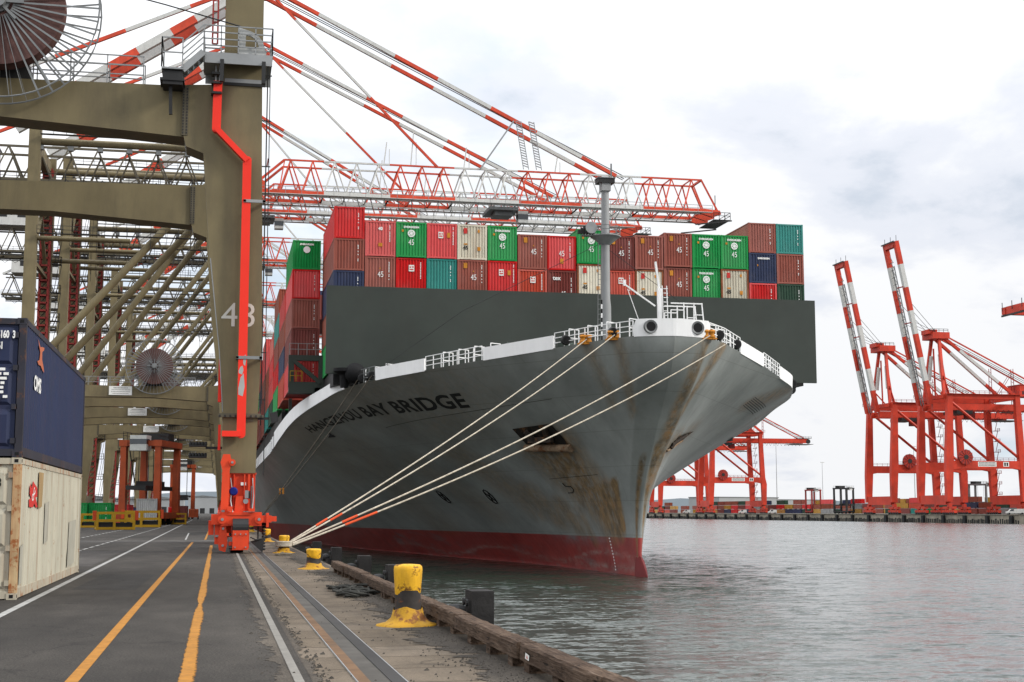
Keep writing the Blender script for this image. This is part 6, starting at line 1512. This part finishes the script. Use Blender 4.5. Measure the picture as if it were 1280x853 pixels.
for k, (x, y, cl, lab) in enumerate(((-13.2, 205, 'red', 'red container behind the first straddle carrier'), (-19, 190, 'brown', 'red-brown container behind the green pair'), (-9.2, 322, 'red', 'dark red container under the distant straddle carrier'), (-21, 152, 'rust', 'rusty orange container beside the white quay box'), (-16.2, 205, 'coral', 'coral red container beyond the green pair'), (-6.2, 250, 'maroon', 'dark maroon container low behind the straddle wheels'))): container(x, y, .0, cl, STD, 12.19, lab, 'containers in the yard')
for k, (x, y, cl, lab) in enumerate(((-33, 345, 'brown', 'red-brown container in the far yard row, leftmost'), (-28, 352, 'grey', 'grey container in the far yard row'), (-23.5, 348, 'rust', 'rusty orange container in the far yard row'), (-19, 356, 'navy', 'navy blue container in the far yard row'), (-14.5, 350, 'coral', 'coral red container in the far yard row, rightmost'))): container(x, y, 0, cl, STD, 12.19, lab, 'containers in the yard', frame=False)
def cone_rack(x, y, rz, label, ends=True, sc=1.0):
    c = empty('lashing_rack', (x, y, 0), rz, label, 'steel rack', 'yellow steel racks in the yard'); mb = MB()
    for z in (.12, .72, 1.32): 
        for yy in (-.9, .9): mb.box(-1.5, 1.5, yy - .09, yy + .09, z - .1, z + .1)
    for xx in (-1.4, -.1, 1.4):
        for yy in (-.9, .9): mb.box(xx - .1, xx + .1, yy - .1, yy + .1, 0, 1.42)
        mb.box(xx - .08, xx + .08, -.9, .9, .05, .2)
    mb.build('rack_frame', yellow_v, c); mb = MB().box(-1.3, -.2, -.8, .8, .22, .6); mb.box(0, 1.3, -.8, .8, .22, .55); mb.build('bin', dark_metal, c)
    if ends:
        mb = MB()
        for xx in (-1.75, 1.45): MB().box(xx, xx + .28, -1.0, -.7, .75, 1.5).build('end_marker', orange_cloth, c)
    c.scale = (sc,)*3; return c
cone_rack(-8.85, 132, R(8), 'yellow steel rack with orange ends, nearest on the yard', sc=1.12); cone_rack(-7.4, 152, 0, 'yellow steel rack standing right behind the nearest one', sc=1.2); cone_rack(-13.2, 150, 0, 'yellow steel rack beside the white quay container', False); cone_rack(-5.2, 185, 0, 'small yellow rack under the straddle carrier wheels', False)
def van(x, y, rz, label, m=white_p, cat='van', big=False):
    c = empty('yard_truck' if big else 'parked_van', (x, y, 0), rz, label, cat); mb = MB(); L_ = 6.5 if big else 4.6
    mb.prism([(-L_/2, .45), (L_/2, .45), (L_/2, 1.1), (L_/2 - .9, 1.25), (L_/2 - 1.6, 2.1), (-L_/2 + .1, 2.15), (-L_/2, 1.9)], -.95, .95, 'x'); mb.build('body', m, c)
    mb = MB(); mb.prism([(L_/2 - 1.0, 1.3), (L_/2 - 1.62, 2.0), (L_/2 - 2.6, 2.0), (L_/2 - 2.6, 1.3)], -.97, .97, 'x'); mb.build('window', glass_d, c)
    for yy in (-L_/2 + .9, L_/2 - .9):
        for xx in (-.9, .9): MB().lathe([(.36, -.11), (.36, .11)], 14, (xx, yy, .36), 'x').build('wheel', black, c)
    return c
van(-4.6, 300, 0, 'orange yard tractor far down the quay', straddle, 'truck', True)
# pale buildings beyond the yard
bl = mat('pale_cladding', (.42, .43, .43), .7, var=.1, scale=.05)
for x, y, w, h, lab in ((-40, 900, 40, 9, 'long pale warehouse beyond the straddle carrier'), (-95, 1100, 70, 10, 'low pale warehouse far behind the yard'), (-12, 1250, 24, 14, 'small pale building at the end of the quay')):
    c = empty('warehouse', (x, y, 0), 0, lab, 'warehouse'); MB().box(-w/2, w/2, 0, 40, 0, h).build('wall', bl, c); MB().prism([(-w/2 - .5, h), (w/2 + .5, h), (0, h + w*.06)], -.5, 40.5).build('roof', grey_metal, c)
    mb = MB(); 
    for k in range(int(w/8)): mb.box(-w/2 + 2 + k*8, -w/2 + 6 + k*8, -.1, 0.0, 0, 4.5)
    mb.build('door', dark_metal, c)
def light_pole(x, y, h, label, z=0.0):
    c = empty('light_pole', (x, y, z), 0, label, 'light pole', 'high light poles'); MB().lathe([(.28, 0), (.12, h)], 8).build('pole', galv, c)
    mb = MB().use(galv).box(-1.6, 1.6, -.12, .12, h - .1, h + .15)
    mb.use(sign_w)
    for k in range(5): mb.box(-1.5 + k*.7, -1.1 + k*.7, -.4, .1, h - .4, h)
    mb.build('lamp_head', None, c)
for k, (u, d, h) in enumerate(((-31, 420, 24), (-24, 520, 26), (-44, 640, 28))): light_pole(u, d, h, ['light pole between the landside legs of the nearest cranes', 'light pole left of the straddle carrier legs', 'far light pole behind the yard racks'][k])

# ------------------------------------------------------------------ far quay: containers, carriers, poles, vehicles
GZ = .5
r2 = random.Random(5); FC = ['yellow', 'yellow', 'rust', 'brown', 'red', 'maroon', 'yellow', 'brown', 'rust', 'dgreen', 'navy', 'coral', 'grey']
sh, fr = container_meshes(12.192, STD)
nfar = 0
for row, (X, y0, y1) in enumerate(((330, 500, 1240), (352, 520, 800))):
    y = y0
    while y < y1:
        tiers = r2.choice([2, 2, 3, 3, 2]) if row == 0 else r2.choice([2, 3])
        if r2.random() < .12: y += 13; continue
        for k in range(tiers):
            cl = r2.choice(FC)
            o = container(X + r2.uniform(-.2, .2), y, GZ + k*2.6, cl, STD, 12.192, None, 'containers on the far quay', frame=False)
            o['label'] = f'small {CN[cl]} container in the stacks along the far quay'; nfar += 1
        y += 12.9
for k in range(10):      # end-on boxes under the right hand cranes
    cl = ['teal', 'green', 'teal', 'brown', 'green', 'maroon', 'teal', 'brown', 'rust', 'dgreen'][k]
    o = container(322 + 2.9*(k % 5), 612 + (k // 5)*13, GZ, cl, STD, 12.192, f'small {CN[cl]} container standing end-on under the far striped cranes', 'containers on the far quay', frame=False)
for x, y, rz, lab in ((331, 760, 0, 'red straddle carrier on the far quay, left one of two'), (322, 700, .4, 'dark straddle carrier on the far quay, right one of two'), (335, 585, .5, 'small straddle carrier with white cab behind the far crane legs')):
    c = straddle_carrier(x, y, rz, 13.5, lab, dull_red if x == 331 else dark_metal if x == 322 else grey_metal, 5.2, 9.5); c.location.z = GZ
for x, y, h, lab in ((455, 905, 36, 'light pole left of the far striped cranes'), (430, 830, 42, 'tall light pole just left of the first striped crane leg'), (402, 740, 48, 'light pole seen between the first striped crane legs'), (520, 935, 34, 'light pole right of the first striped crane'), (520, 800, 36, 'light pole under the nearer striped crane'), (560, 830, 40, 'light pole between the nearer striped crane legs'), (515, 700, 42, 'light pole at the right picture edge'), (350, 860, 46, 'light pole behind the far crane under the bow'), (470, 1060, 40, 'small light pole between the far crane and the striped cranes')): light_pole(x, y, h, lab, GZ)
for x, y, lab in ((296, 880, 'white car parked by the far crane under the bow'), (298, 785, 'white van beside the far crane bogies'), (299, 742, 'pale van on the far quay right of the crane')): c = van(x, y, 1.4, lab, white_p, 'car'); c.location.z = GZ
c = van(292, 486, 1.3, 'white truck parked at the right end of the far quay', white_p, 'truck', True); c.location.z = GZ
# fender panels and openings along the far quay face
fm_ = mat('far_fender', (.03, .03, .03), .8, var=.3)
fb = None
for k, y in enumerate(np.arange(470, 1250, 16.5)):
    mb = MB() if fb is None else None
    if fb is None:
        mb.box(-.6, .2, -.9, .9, -3.0, -.2); mb.use(fm_); fb = T(mb.build('quay_fender', fm_), 'dark fender panel on the far quay face', 'fender', 'fender panels on the far quay'); fb.location = (XF - 2.0, y, GZ - .2)
    else:
        o = fb.copy(); col.objects.link(o); o.location = (XF - 2.0, y, GZ - .2)
mb = MB(); r2 = random.Random(8)
for y in np.arange(466, 1250, 1.5): mb.box(XF - 1.75, XF - 1.6, y, y + r2.uniform(.6, 1.1), -3.2, -.9 - r2.uniform(0, .7))
T(mb.build('pile_row', fm_), 'dark timber piles lining the far quay face', 'piles', kind='stuff')
# long low sheds and trees line behind the far quay
for x, y, w, h, lab in ((700, 1700, 160, 16, 'pale long shed beyond the far containers'), (520, 1350, 90, 15, 'grey shed behind the far crane under the bow'), (760, 1150, 100, 14, 'pale shed behind the striped cranes')):
    c = empty('warehouse', (x, y, GZ), .5, lab, 'warehouse'); MB().box(-w/2, w/2, 0, 40, 0, h).build('wall', bl, c); MB().box(-w/2 - .5, w/2 + .5, -.5, 40.5, h, h + .6).build('roof', grey_metal, c)
    mb = MB(); 
    for k in range(int(w/10)): mb.box(-w/2 + 2 + k*10, -w/2 + 7 + k*10, -.1, 0.0, 0, 6)
    mb.build('door', dark_metal, c)
